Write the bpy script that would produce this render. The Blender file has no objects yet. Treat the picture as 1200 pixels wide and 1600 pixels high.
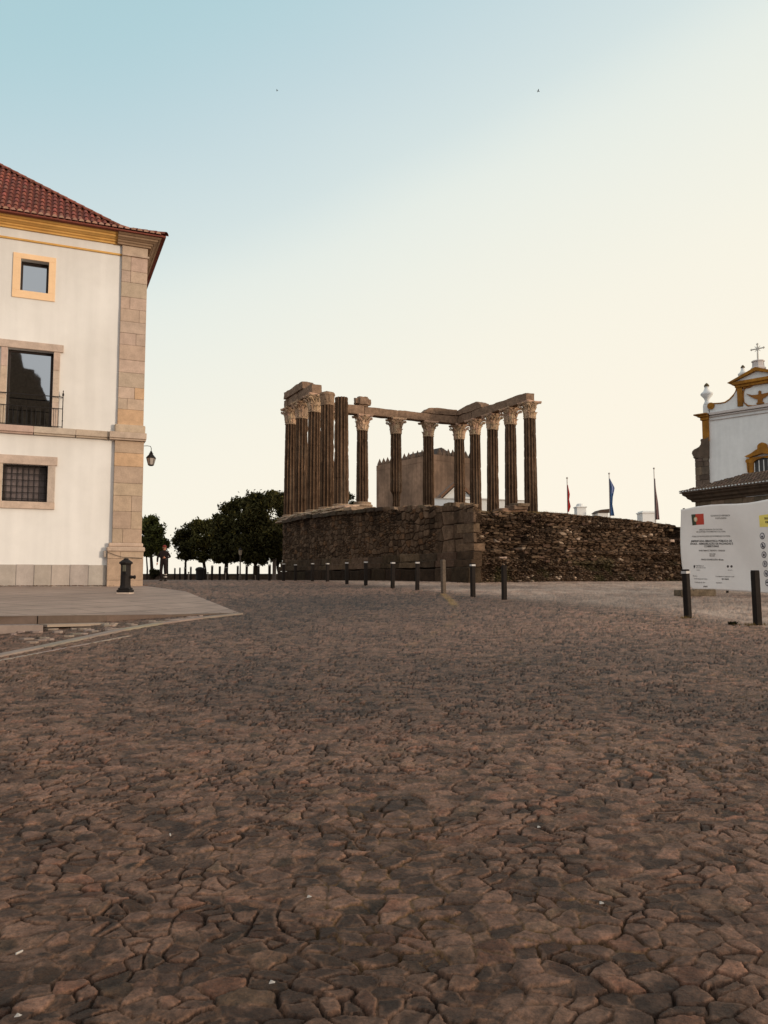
import bpy, bmesh, math, random
import numpy as np
from mathutils import Vector, Matrix
R = math.radians
random.seed(7)
rng = np.random.default_rng(7)
scene = bpy.context.scene
COL = scene.collection

# ------------------------------------------------------------------ camera
EYE = 1.45
FPX = 1240.0
TH = math.atan(103/1240)
CT, ST = math.cos(TH), math.sin(TH)
cam_d = bpy.data.cameras.new('camera'); cam = bpy.data.objects.new('camera', cam_d); COL.objects.link(cam)
cam.location = (0, 0, EYE); cam.rotation_euler = (math.pi/2+TH, 0, 0)
cam_d.sensor_fit = 'HORIZONTAL'; cam_d.sensor_width = 36; cam_d.lens = 36*FPX/1200
cam_d.clip_start = 0.05; cam_d.clip_end = 4000
scene.camera = cam

def srgb(r, g, b):
    f = lambda c: (c/255)/12.92 if c/255 <= .04045 else ((c/255+.055)/1.055)**2.4
    return (f(r), f(g), f(b), 1)

# ------------------------------------------------------------------ dusk sky (world)
world = bpy.data.worlds.new('World'); scene.world = world; world.use_nodes = True
nt = world.node_tree; nt.nodes.clear()
def N(nt, t, **kw):
    n = nt.nodes.new(t)
    for k, v in kw.items(): setattr(n, k, v)
    return n
tc = N(nt, 'ShaderNodeTexCoord'); sx = N(nt, 'ShaderNodeSeparateXYZ')
nt.links.new(tc.outputs['Generated'], sx.inputs[0])
def M_(nt, op, a, b=None, c=None):
    n = nt.nodes.new('ShaderNodeMath'); n.operation = op
    for i, v in enumerate((a, b, c)):
        if v is None: continue
        if isinstance(v, (int, float)): n.inputs[i].default_value = v
        else: nt.links.new(v, n.inputs[i])
    return n.outputs[0]
zc = M_(nt, 'MAXIMUM', sx.outputs[2], 0.0)
s_ = M_(nt, 'SUBTRACT', zc, M_(nt, 'MULTIPLY', M_(nt, 'MAXIMUM', sx.outputs[0], -0.48), 0.35))
# thin uneven veil so the gradient is not perfectly even
nz = N(nt, 'ShaderNodeTexNoise'); nz.inputs['Scale'].default_value = 1.6; nz.inputs['Detail'].default_value = 2
mp = N(nt, 'ShaderNodeMapping'); mp.inputs['Scale'].default_value = (1, 1, 2.2)
nt.links.new(tc.outputs['Generated'], mp.inputs[0]); nt.links.new(mp.outputs[0], nz.inputs['Vector'])
s_ = M_(nt, 'ADD', s_, M_(nt, 'MULTIPLY', M_(nt, 'SUBTRACT', nz.outputs[0], 0.5), 0.05))
s01 = M_(nt, 'DIVIDE', M_(nt, 'ADD', s_, 0.5), 1.5)
ramp = N(nt, 'ShaderNodeValToRGB'); nt.links.new(s01, ramp.inputs[0])
stops = [(-.30, (255, 246, 226)), (.10, (253, 245, 228)), (.24, (248, 244, 229)), (.34, (240, 241, 230)), (.42, (232, 238, 231)), (.48, (213, 227, 227)),
         (.58, (194, 215, 222)), (.69, (170, 207, 215)), (.85, (172, 200, 208)), (.98, (195, 200, 200))]
ramp.color_ramp.interpolation = 'B_SPLINE'
el = ramp.color_ramp.elements
while len(el) > 1: el.remove(el[-1])
for i, (s, c) in enumerate(stops):
    e = el[0] if i == 0 else el.new((s+.5)/1.5)
    e.position = (s+.5)/1.5; e.color = srgb(*c)
below = N(nt, 'ShaderNodeMix', data_type='RGBA')
fac = M_(nt, 'LESS_THAN', sx.outputs[2], -0.03)
# unseen sky behind the viewer, brightened and warmed at right to fill the facades
back = N(nt, 'ShaderNodeMix', data_type='RGBA')
bf = N(nt, 'ShaderNodeMapRange', interpolation_type='SMOOTHSTEP'); bf.inputs[1].default_value = .45; bf.inputs[2].default_value = -.35; nt.links.new(sx.outputs[1], bf.inputs[0])
bl = N(nt, 'ShaderNodeMapRange', interpolation_type='SMOOTHSTEP'); bl.inputs[1].default_value = -.75; bl.inputs[2].default_value = .75; nt.links.new(sx.outputs[0], bl.inputs[0])
bmix = N(nt, 'ShaderNodeMix', data_type='RGBA'); nt.links.new(bl.outputs[0], bmix.inputs[0]); bmix.inputs[6].default_value = (.80, .82, .84, 1); bmix.inputs[7].default_value = (1.12, 1.04, .94, 1)
nt.links.new(bf.outputs[0], back.inputs[0]); nt.links.new(ramp.outputs[0], back.inputs[6]); nt.links.new(bmix.outputs[2], back.inputs[7])
nt.links.new(fac, below.inputs[0]); nt.links.new(back.outputs[2], below.inputs[6]); below.inputs[7].default_value = srgb(150, 125, 105)
bg = N(nt, 'ShaderNodeBackground'); bg.inputs[1].default_value = 1.0
out = N(nt, 'ShaderNodeOutputWorld')
nt.links.new(below.outputs[2], bg.inputs[0]); nt.links.new(bg.outputs[0], out.inputs[0])

# low soft warm sun, from the right and a little behind the camera
sun_d = bpy.data.lights.new('sun', 'SUN'); sun = bpy.data.objects.new('sun', sun_d); COL.objects.link(sun)
sun_d.energy = 2.6; sun_d.angle = R(8); sun_d.color = (1.0, .80, .60)
sdir = Vector((.90, -.45, .085)).normalized()
sun.rotation_euler = sdir.to_track_quat('Z', 'Y').to_euler()
sun.location = (40, -20, 20)

vs = scene.view_settings; vs.view_transform = 'Standard'; vs.look = 'None'; vs.exposure = 0; vs.gamma = 1

# ------------------------------------------------------------------ measuring
def ray(px, py):
    u = (px-600)/FPX; v = (800-py)/FPX
    return Vector((u, CT-v*ST, ST+v*CT))
def at(px, py, Y):
    d = ray(px, py); return Vector((0, 0, EYE))+d*(Y/d.y)
GY = [-40, 0, 28, 34, 40, 60, 100, 400]; GZ = [-1.6, 0, 1.12, 1.285, 1.31, 1.30, 1.25, 1.0]
def gz(y): return float(np.interp(y, GY, GZ))
def gpt(px, py, lift=0.0):
    d = ray(px, py); t = 1.0
    lo, hi = 1.0, 200.0
    f = lambda t: EYE+d.z*t-gz(d.y*t)-lift
    for _ in range(50):
        m = (lo+hi)/2
        if f(m) > 0: lo = m
        else: hi = m
    return Vector((d.x*lo, d.y*lo, EYE+d.z*lo))
class Plane:
    """a vertical facade plane: s runs to the right along it, z up, out towards the viewer"""
    def __init__(self, O, d):
        self.O = Vector((O[0], O[1])); self.d = Vector(d).normalized(); self.n = Vector((self.d.y, -self.d.x))
    def sz(self, px, py):
        r = ray(px, py); t = self.O.dot(self.n)/(r.x*self.n.x+r.y*self.n.y)
        P = Vector((r.x*t, r.y*t)); return ((P-self.O).dot(self.d), EYE+r.z*t)
    def P(self, s, z, o=0.0):
        q = self.O+self.d*s+self.n*o; return Vector((q.x, q.y, z))
    def f(self, p): return self.P(p[0], p[2], p[1])      # local (s, out, z)

# ------------------------------------------------------------------ numpy noise
def _h(i, j, k):
    n = (i.astype(np.int64)*374761393+j.astype(np.int64)*668265263+k*1274126177) & 0x7fffffff
    n = (n ^ (n >> 13))*1274126177 & 0x7fffffff
    n = (n ^ (n >> 16)) & 0xffff
    return n/65535.0
def vnoise(x, y, seed=0):
    i = np.floor(x); j = np.floor(y); fx = x-i; fy = y-j
    fx = fx*fx*(3-2*fx); fy = fy*fy*(3-2*fy)
    a = _h(i, j, seed); b = _h(i+1, j, seed); c = _h(i, j+1, seed); d = _h(i+1, j+1, seed)
    return (a*(1-fx)+b*fx)*(1-fy)+(c*(1-fx)+d*fx)*fy
def fbm(x, y, seed=0, o=4):
    r = 0; a = .5; t = 0
    for k in range(o):
        r = r+a*vnoise(x*2**k, y*2**k, seed+k*17); t += a; a *= .5
    return r/t
def voro(x, y, jit=.8, seed=0):
    i = np.floor(x); j = np.floor(y)
    f1 = np.full(x.shape, 9e9); f2 = np.full(x.shape, 9e9)
    p1x = np.zeros(x.shape); p1y = np.zeros(x.shape); p2x = np.zeros(x.shape); p2y = np.zeros(x.shape)
    c1 = np.zeros(x.shape); c2 = np.zeros(x.shape)
    for di in (-1, 0, 1):
        for dj in (-1, 0, 1):
            a = i+di; b = j+dj
            qx = a+.5+jit*(_h(a, b, seed)-.5); qy = b+.5+jit*(_h(a, b, seed+5)-.5)
            d = (x-qx)**2+(y-qy)**2
            m = d < f1; m2 = (~m) & (d < f2)
            f2 = np.where(m, f1, np.where(m2, d, f2))
            p2x = np.where(m, p1x, np.where(m2, qx, p2x)); p2y = np.where(m, p1y, np.where(m2, qy, p2y))
            f1 = np.where(m, d, f1); p1x = np.where(m, qx, p1x); p1y = np.where(m, qy, p1y)
            c1 = np.where(m, a, c1); c2 = np.where(m, b, c2)
    e = (f2-f1)/(2*np.sqrt((p1x-p2x)**2+(p1y-p2y)**2)+1e-6)
    return e, c1, c2, x-p1x, y-p1y
def sstep(a, b, x):
    t = np.clip((x-a)/(b-a), 0, 1); return t*t*(3-2*t)

# ------------------------------------------------------------------ materials
MATS = {}
def mat(name, color, rough=.75, var=.18, scale=4.0, bump=.15, bscale=None, attr=False, metal=0.0, spec=.3, hue=None, streak=0.0, detail=6.0, dist=.02):
    """procedural surface: base colour (or the stone-by-stone colour attribute) broken up by two sizes of noise, with bump"""
    if name in MATS: return MATS[name]
    m = bpy.data.materials.new(name); m.use_nodes = True; t = m.node_tree
    b = t.nodes['Principled BSDF']; L = t.links.new
    tc = N(t, 'ShaderNodeTexCoord')
    n1 = N(t, 'ShaderNodeTexNoise'); n1.inputs['Scale'].default_value = scale; n1.inputs['Detail'].default_value = detail; n1.inputs['Roughness'].default_value = .62
    L(tc.outputs['Object'], n1.inputs['Vector'])
    n2 = N(t, 'ShaderNodeTexNoise'); n2.inputs['Scale'].default_value = scale*7.3; n2.inputs['Detail'].default_value = 4
    L(tc.outputs['Object'], n2.inputs['Vector'])
    mr = N(t, 'ShaderNodeMapRange'); mr.inputs[1].default_value = .3; mr.inputs[2].default_value = .7
    mr.inputs[3].default_value = 1-var; mr.inputs[4].default_value = 1+var; L(n1.outputs[0], mr.inputs[0])
    mr2 = N(t, 'ShaderNodeMapRange'); mr2.inputs[1].default_value = .3; mr2.inputs[2].default_value = .7
    mr2.inputs[3].default_value = 1-var*.5; mr2.inputs[4].default_value = 1+var*.5; L(n2.outputs[0], mr2.inputs[0])
    fac = M_(t, 'MULTIPLY', mr.outputs[0], mr2.outputs[0])
    if streak:
        mp = N(t, 'ShaderNodeMapping'); mp.inputs['Scale'].default_value = (2.2, 2.2, .18); L(tc.outputs['Object'], mp.inputs[0])
        n3 = N(t, 'ShaderNodeTexNoise'); n3.inputs['Scale'].default_value = 1.3; n3.inputs['Detail'].default_value = 5; L(mp.outputs[0], n3.inputs['Vector'])
        mr3 = N(t, 'ShaderNodeMapRange'); mr3.inputs[1].default_value = .35; mr3.inputs[2].default_value = .65
        mr3.inputs[3].default_value = 1-streak; mr3.inputs[4].default_value = 1+streak*.4; L(n3.outputs[0], mr3.inputs[0])
        fac = M_(t, 'MULTIPLY', fac, mr3.outputs[0])
    mul = N(t, 'ShaderNodeVectorMath', operation='SCALE'); L(fac, mul.inputs['Scale'])
    if attr:
        a = N(t, 'ShaderNodeAttribute'); a.attribute_name = 'Col'; L(a.outputs['Color'], mul.inputs[0])
    else:
        mix = N(t, 'ShaderNodeMix', data_type='RGBA'); mix.inputs[6].default_value = (*color[:3], 1)
        mix.inputs[7].default_value = (*(hue or color)[:3], 1)
        n4 = N(t, 'ShaderNodeTexNoise'); n4.inputs['Scale'].default_value = scale*.6; n4.inputs['Detail'].default_value = 5; L(tc.outputs['Object'], n4.inputs['Vector'])
        mr4 = N(t, 'ShaderNodeMapRange'); mr4.inputs[1].default_value = .42; mr4.inputs[2].default_value = .62; L(n4.outputs[0], mr4.inputs[0])
        L(mr4.outputs[0], mix.inputs[0]); L(mix.outputs[2], mul.inputs[0])
    L(mul.outputs[0], b.inputs['Base Color'])
    b.inputs['Roughness'].default_value = rough; b.inputs['Metallic'].default_value = metal
    b.inputs['Specular IOR Level'].default_value = spec
    if bump:
        n5 = N(t, 'ShaderNodeTexNoise'); n5.inputs['Scale'].default_value = bscale or scale*9; n5.inputs['Detail'].default_value = 8; n5.inputs['Roughness'].default_value = .65
        L(tc.outputs['Object'], n5.inputs['Vector'])
        bp = N(t, 'ShaderNodeBump'); bp.inputs['Strength'].default_value = bump; bp.inputs['Distance'].default_value = dist
        L(n5.outputs[0], bp.inputs['Height']); L(bp.outputs[0], b.inputs['Normal'])
    MATS[name] = m; return m

M_render = mat('white_render', (.69, .675, .65), .9, .035, .45, .12, 14, hue=(.63, .61, .58), streak=.05)
M_ochre = mat('ochre_paint', (.62, .36, .11), .85, .10, 2, .1, 20, hue=(.56, .31, .09), streak=.06)
M_peach = mat('peach_paint', (.76, .52, .31), .85, .05, 2, .1, 20)
M_blockstone = mat('dressed_stone', None, .85, .16, 3.5, .35, 22, attr=True)
M_slab = mat('marble_slab', None, .6, .12, 3, .15, 16, attr=True, streak=.08)
M_tile = mat('roof_tile', None, .8, .22, 6, .25, 30, attr=True)
M_iron = mat('black_iron', (.012, .009, .008), .65, .2, 9, .1, spec=.2)
M_frame = mat('dark_frame', (.02, .012, .009), .5, .2, 6, .05)
M_temple = mat('weathered_granite', None, .95, .34, 1.6, .8, 12, attr=True, streak=.22, dist=.05, spec=.1)
M_marble = mat('weathered_marble', None, .9, .30, 5, .8, 18, attr=True, dist=.04, spec=.15)
M_rubble = mat('rubble_stone', None, .95, .38, 3.5, .9, 14, attr=True, dist=.06, spec=.08)
M_leaf = mat('dark_foliage', None, .85, .2, 1.0, 0, attr=True, spec=.08)
M_bark = mat('dark_bark', (.03, .02, .014), .95, .3, 5, .4, spec=.1)
M_bollard = mat('dark_bollard_metal', (.016, .012, .010), .8, .25, 8, .15, spec=.12)
M_band = mat('pale_reflective_band', (.42, .40, .385), .5, .15, 12, .05)
M_wood = mat('weathered_wood', (.10, .075, .055), .9, .3, 12, .4)
M_towerstone = mat('tower_stone', (.30, .185, .12), .95, .28, .35, .7, 3, hue=(.20, .125, .082), streak=.2)
M_churchwhite = mat('church_limewash', (.72, .73, .72), .9, .05, .4, .1, 8, hue=(.66, .67, .66), streak=.04)
M_churchochre = mat('church_ochre', (.34, .150, .018), .9, .22, 1.2, .2, 10, hue=(.23, .10, .014), streak=.2)
M_darkgranite = mat('dark_granite', None, .92, .3, 2.5, .5, 14, attr=True, streak=.15)
M_banner = mat('banner_cloth', (.78, .74, .70), .7, .03, .8, .08, 3, hue=(.73, .69, .65))
M_black = mat('printing_ink', (.02, .02, .022), .7, .05, 4, 0)
M_white = mat('white_paint', (.75, .72, .68), .8, .06, 3, .05)
M_grey = mat('grey_stone', (.30, .25, .21), .9, .2, 4, .3, hue=(.24, .19, .16))

def glass_mat():
    m = bpy.data.materials.new('window_glass'); m.use_nodes = True; t = m.node_tree; b = t.nodes['Principled BSDF']
    b.inputs['Base Color'].default_value = (.33, .37, .42, 1); b.inputs['Metallic'].default_value = 1; b.inputs['Roughness'].default_value = .02
    n = N(t, 'ShaderNodeTexNoise'); n.inputs['Scale'].default_value = 1.2; tcn = N(t, 'ShaderNodeTexCoord'); t.links.new(tcn.outputs['Object'], n.inputs['Vector'])
    bp = N(t, 'ShaderNodeBump'); bp.inputs['Strength'].default_value = .05; bp.inputs['Distance'].default_value = .03
    t.links.new(n.outputs[0], bp.inputs['Height']); t.links.new(bp.outputs[0], b.inputs['Normal'])
    return m
M_glass = glass_mat()
def dglass():
    m = bpy.data.materials.new('dark_glass'); m.use_nodes = True; t = m.node_tree; b = t.nodes['Principled BSDF']
    n = N(t, 'ShaderNodeTexNoise'); n.inputs['Scale'].default_value = 1.0; r = N(t, 'ShaderNodeMapRange'); t.links.new(n.outputs[0], r.inputs[0]); r.inputs[3].default_value = .008; r.inputs[4].default_value = .03
    c = N(t, 'ShaderNodeCombineColor'); [t.links.new(r.outputs[0], c.inputs[i]) for i in range(3)]; t.links.new(c.outputs[0], b.inputs['Base Color'])
    b.inputs['Roughness'].default_value = .5
    return m
M_dglass = dglass()
def flat(name, c, rough=.7): return mat(name, c, rough, .06, 3, .03)

# ------------------------------------------------------------------ mesh builder
ROOT = {}
class MB:
    def __init__(s, fr=None): s.v = []; s.f = []; s.c = []; s.col = (1, 1, 1); s.fr = fr or (lambda p: p)
    def add(s, vs, fs, col=None):
        b = len(s.v); c = col or s.col
        for p in vs: s.v.append(tuple(s.fr(Vector(p)))); s.c.append(c)
        for f in fs: s.f.append(tuple(b+i for i in f))
    def box(s, x0, x1, y0, y1, z0, z1, col=None, jit=0.0):
        v = [(x, y, z) for z in (z0, z1) for y in (y0, y1) for x in (x0, x1)]
        if jit: v = [tuple(c+random.uniform(-jit, jit) for c in p) for p in v]
        s.add(v, [(0, 2, 3, 1), (4, 5, 7, 6), (0, 1, 5, 4), (2, 6, 7, 3), (0, 4, 6, 2), (1, 3, 7, 5)], col)
    def cbox(s, x0, x1, y0, y1, z0, z1, b=.01, col=None, jit=0):
        """box with chamfered edges"""
        v = []; 
        for sx in (0, 1):
            for sy in (0, 1):
                for sz in (0, 1):
                    X = (x0, x1)[sx]; Y = (y0, y1)[sy]; Z = (z0, z1)[sz]; dx = b*(1-2*sx); dy = b*(1-2*sy); dz = b*(1-2*sz)
                    j = [random.uniform(-jit, jit) for _ in range(3)] if jit else (0, 0, 0)
                    v += [(X+j[0], Y+dy+j[1], Z+dz+j[2]), (X+dx+j[0], Y+j[1], Z+dz+j[2]), (X+dx+j[0], Y+dy+j[1], Z+j[2])]
        I = lambda a, b_, c, k: (a*4+b_*2+c)*3+k
        f = []
        for a in (0, 1): f.append((I(a, 0, 0, 0), I(a, 1, 0, 0), I(a, 1, 1, 0), I(a, 0, 1, 0)))
        for a in (0, 1): f.append((I(0, a, 0, 1), I(1, a, 0, 1), I(1, a, 1, 1), I(0, a, 1, 1)))
        for a in (0, 1): f.append((I(0, 0, a, 2), I(1, 0, a, 2), I(1, 1, a, 2), I(0, 1, a, 2)))
        for a in (0, 1):
            for c in (0, 1):
                f.append((I(a, c, 0, 0), I(a, c, 1, 0), I(a, c, 1, 1), I(a, c, 0, 1)))
                f.append((I(a, 0, c, 0), I(a, 1, c, 0), I(a, 1, c, 2), I(a, 0, c, 2)))
                f.append((I(0, a, c, 1), I(1, a, c, 1), I(1, a, c, 2), I(0, a, c, 2)))
        for a in (0, 1):
            for b_ in (0, 1):
                for c in (0, 1): f.append((I(a, b_, c, 0), I(a, b_, c, 1), I(a, b_, c, 2)))
        s.add(v, f, col)
    def prism(s, pts, y0, y1, col=None):
        """pts (x,z) extruded along y"""
        n = len(pts)
        v = [(p[0], y0, p[1]) for p in pts]+[(p[0], y1, p[1]) for p in pts]
        f = [tuple(range(n))[::-1], tuple(range(n, 2*n))]+[(i, (i+1) % n, n+(i+1) % n, n+i) for i in range(n)]
        s.add(v, f, col)
    def extrude_xy(s, pts, z0, z1, col=None):
        n = len(pts)
        v = [(p[0], p[1], z0) for p in pts]+[(p[0], p[1], z1) for p in pts]
        f = [tuple(range(n))[::-1], tuple(range(n, 2*n))]+[(i, (i+1) % n, n+(i+1) % n, n+i) for i in range(n)]
        s.add(v, f, col)
    def lathe(s, prof, c=(0, 0, 0), n=16, col=None, sq=None):
        v = []
        for r, z in prof:
            for k in range(n):
                a = 2*math.pi*(k+.5)/n
                v.append((c[0]+r*math.cos(a), c[1]+r*math.sin(a), c[2]+z))
        f = []
        for i in range(len(prof)-1):
            for k in range(n): f.append((i*n+k, i*n+(k+1) % n, (i+1)*n+(k+1) % n, (i+1)*n+k))
        f.append(tuple(range(n))[::-1]); f.append(tuple((len(prof)-1)*n+k for k in range(n)))
        s.add(v, f, col)
    def tube(s, pts, r, n=6, col=None):
        if not isinstance(r, (list, tuple)): r = [r]*len(pts)
        pts = [Vector(p) for p in pts]; v = []
        for i, p in enumerate(pts):
            t = (pts[min(i+1, len(pts)-1)]-pts[max(i-1, 0)])
            t = t.normalized() if t.length > 1e-9 else Vector((0, 0, 1))
            up = Vector((0, 0, 1)) if abs(t.z) < .9 else Vector((1, 0, 0))
            a = t.cross(up).normalized(); b = t.cross(a)
            for k in range(n):
                w = 2*math.pi*k/n; v.append(tuple(p+a*(r[i]*math.cos(w))+b*(r[i]*math.sin(w))))
        f = []
        for i in range(len(pts)-1):
            for k in range(n): f.append((i*n+k, i*n+(k+1) % n, (i+1)*n+(k+1) % n, (i+1)*n+k))
        f.append(tuple(range(n))[::-1]); f.append(tuple((len(pts)-1)*n+k for k in range(n)))
        s.add(v, f, col)
    def build(s, name, m, parent=None, origin=None, smooth=False):
        L = Vector(origin) if origin is not None else (ROOT.get(parent.name, Vector((0, 0, 0))) if parent else Vector((0, 0, 0)))
        me = bpy.data.meshes.new(name)
        me.from_pydata([tuple(Vector(p)-L) for p in s.v], [], s.f)
        ca = me.color_attributes.new('Col', 'FLOAT_COLOR', 'POINT')
        arr = np.ones((len(s.v), 4), np.float32)
        if s.c: arr[:, :3] = np.array(s.c)
        ca.data.foreach_set('color', arr.ravel())
        return link(name, me, m, parent, L, smooth)
def link(name, me, m, parent=None, L=Vector((0, 0, 0)), smooth=False, fixn=True):
    if fixn:
        bm = bmesh.new(); bm.from_mesh(me); bmesh.ops.recalc_face_normals(bm, faces=bm.faces); bm.to_mesh(me); bm.free()
    if m: me.materials.append(m)
    if smooth: me.polygons.foreach_set('use_smooth', [True]*len(me.polygons))
    me.update()
    o = bpy.data.objects.new(name, me); COL.objects.link(o)
    if parent: o.parent = parent
    else: o.location = L
    ROOT[o.name] = L
    return o
def grid_mesh(name, V, nr, nc, C, m, parent=None, L=None, smooth=False):
    """V (nr*nc,3) world points, C colours, as one sheet"""
    L = Vector(L) if L is not None else (ROOT.get(parent.name, Vector((0, 0, 0))) if parent else Vector((0, 0, 0)))
    me = bpy.data.meshes.new(name); nv = nr*nc; nf = (nr-1)*(nc-1)
    me.vertices.add(nv); me.vertices.foreach_set('co', (V-np.array(L)).astype(np.float32).ravel())
    i, j = np.meshgrid(np.arange(nr-1), np.arange(nc-1), indexing='ij'); a = (i*nc+j).ravel()
    q = np.stack([a, a+1, a+nc+1, a+nc], 1).astype(np.int32)
    me.loops.add(nf*4); me.loops.foreach_set('vertex_index', q.ravel())
    me.polygons.add(nf); me.polygons.foreach_set('loop_start', np.arange(0, nf*4, 4, dtype=np.int32)); me.polygons.foreach_set('loop_total', np.full(nf, 4, np.int32))
    me.update(calc_edges=True)
    ca = me.color_attributes.new('Col', 'FLOAT_COLOR', 'POINT'); arr = np.ones((nv, 4), np.float32); arr[:, :3] = C
    ca.data.foreach_set('color', arr.ravel())
    return link(name, me, m, parent, L, smooth, fixn=False)
def empty(name, loc, rz=0):
    o = bpy.data.objects.new(name, None); COL.objects.link(o); o.location = loc; o.rotation_euler = (0, 0, rz); o.empty_display_size = .2
    ROOT[o.name] = Vector(loc); return o
def tag(o, label=None, cat=None, group=None, kind=None):
    if label: o['label'] = label
    if cat: o['category'] = cat
    if group: o['group'] = group
    if kind: o['kind'] = kind
    return o
def copy_tree(o, parent=None):
    c = o.copy(); COL.objects.link(c)
    if parent: c.parent = parent
    for ch in list(o.children): copy_tree(ch, c)
    return c
def vary(c, a=.15, t=.05):
    k = 1+random.uniform(-a, a); return tuple(max(0, x*k*(1+random.uniform(-t, t))) for x in c)

# ================================================================== GROUND
# bollard measurements: px, top, base, kind
BOL = [(1184, 891, 977, 'plain'), (1075, 889.5, 965, 'band'), (788, 883, 937, 'plain'), (739, 880, 932, 'band'), (693, 875, 927, 'wood'),
       (652, 876.5, 922, 'band'), (613.5, 877, 919, 'band'), (571.5, 876, 914.7, 'band'), (542, 877.5, 913.2, 'band'), (511.5, 879, 911.5, 'band'),
       (488, 879, 910.5, 'band'), (461.6, 881, 909.6, 'band'), (443, 879.5, 909.2, 'band'), (421, 882, 908.6, 'band'), (404, 882.6, 907.8, 'band'),
       (385, 883, 907.4, 'band'), (371, 884, 907, 'band'), (354, 885.4, 906.8, 'band'), (343, 884.8, 906.5, 'plain'), (331, 883.6, 906.3, 'band'),
       (319, 886.5, 906, 'band'), (298, 885.5, 905.8, 'band'), (289, 886.2, 905.6, 'band'), (281, 886.8, 905.5, 'band'), (273, 887.5, 905.4, 'band'),
       (240, 888, 905.2, 'plain'), (235, 888.5, 905.2, 'plain'), (229.5, 889, 905.2, 'plain')]
BPOS = []
for px, tp, bs, kd in BOL:
    if bs > 912: P = gpt(px, bs)
    else:
        Y = FPX*.92/(bs-tp); d = ray(px, bs); X = d.x/d.y*Y; P = Vector((X, Y, gz(Y)))
    top = at(px, tp, P.y).z
    BPOS.append((P, top-P.z, kd))
lx = np.array([p.x for p, _, _ in BPOS[:15]])[::-1]; ly = np.array([p.y for p, _, _ in BPOS[:15]])[::-1]

def cobble(X, Y):
    wx = fbm(X*1.7, Y*1.7, 3, 3)-.5; wy = fbm(X*1.7+9, Y*1.7, 8, 3)-.5
    rot = .18
    U = (X*math.cos(rot)+Y*math.sin(rot)+.26*wx)/.106; V = (-X*math.sin(rot)+Y*math.cos(rot)+.24*wy)/.080
    U = U+.42*(fbm(X*12, Y*12, 21, 3)-.5); V = V+.50*(fbm(X*12+5, Y*12, 29, 3)-.5)
    e, a, b, dx, dy = voro(U, V, .95, 3)
    r1 = _h(a, b, 50); r2 = _h(a, b, 61); r3 = _h(a, b, 72); r4 = _h(a, b, 83)
    fill = sstep(.42, .58, fbm(X*6.5, Y*6.5, 40, 3))            # joints filled with grit in places
    gap = 1-sstep(.02, .068, e+.10*(fbm(X*30, Y*30, 5, 3)-.5))
    h = .005*np.minimum(e*7, 1)**.7+.007*((r2-.5)*dx*2.2+(r3-.35)*dy*2.4)+.008*(r1-.5)
    h = h+.010*(fbm(X*22, Y*22, 33, 4)-.5)-.022*gap*(1-.9*fill)
    big = fbm(X*.35, Y*.35, 90, 4)
    h = h+.03*(big-.5)
    t = np.clip(.5+1.5*(r1-.5)+1.6*(big-.5), 0, 1)[..., None]
    dark = np.array([.046, .031, .023]); lite = np.array([.175, .118, .092])
    c = dark*(1-t)+lite*t
    red = sstep(.72, .95, r4)[..., None]; c = c*(1-red)+c*np.array([1.08, .90, .80])*red
    green = sstep(.8, .98, r3)[..., None]; c = c*(1-green)+c*np.array([.82, .90, .80])*green
    blot = (.35+1.3*fbm(X*17, Y*17, 64, 5))[..., None]; c = c*blot
    scuff = sstep(.50, .70, fbm(X*7, Y*9, 120, 5))[..., None]; c = c*(1-scuff*.55)+np.array([.20, .140, .108])*scuff*.65
    dk_ = sstep(.50, .66, fbm(X*5+20, Y*6, 220, 5))[..., None]; c = c*(1-dk_*.55)+np.array([.045, .031, .022])*dk_*.55
    grit = np.array([.115, .078, .054])*(.55+.9*fbm(X*40, Y*40, 71, 3))[..., None]
    soil = np.array([.018, .012, .008])
    gc = soil*(1-fill[..., None])+grit*1.25*fill[..., None]
    moss = sstep(.60, .75, fbm(X*1.3+40, Y*1.3, 140, 3))[..., None]
    gc = gc*(1-moss*.6)+np.array([.11, .075, .025])*moss*.6
    rim = (sstep(.26, .10, e)*sstep(.42, .62, fbm(X*16+3, Y*16, 230, 4)))[..., None]; c = c*(1-rim*.6)+np.array([.215, .150, .112])*rim*.6
    g = gap[..., None]
    c = (c*(1-g)+gc*g)*np.array([1.05, .825, .70])
    return h, c
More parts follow.
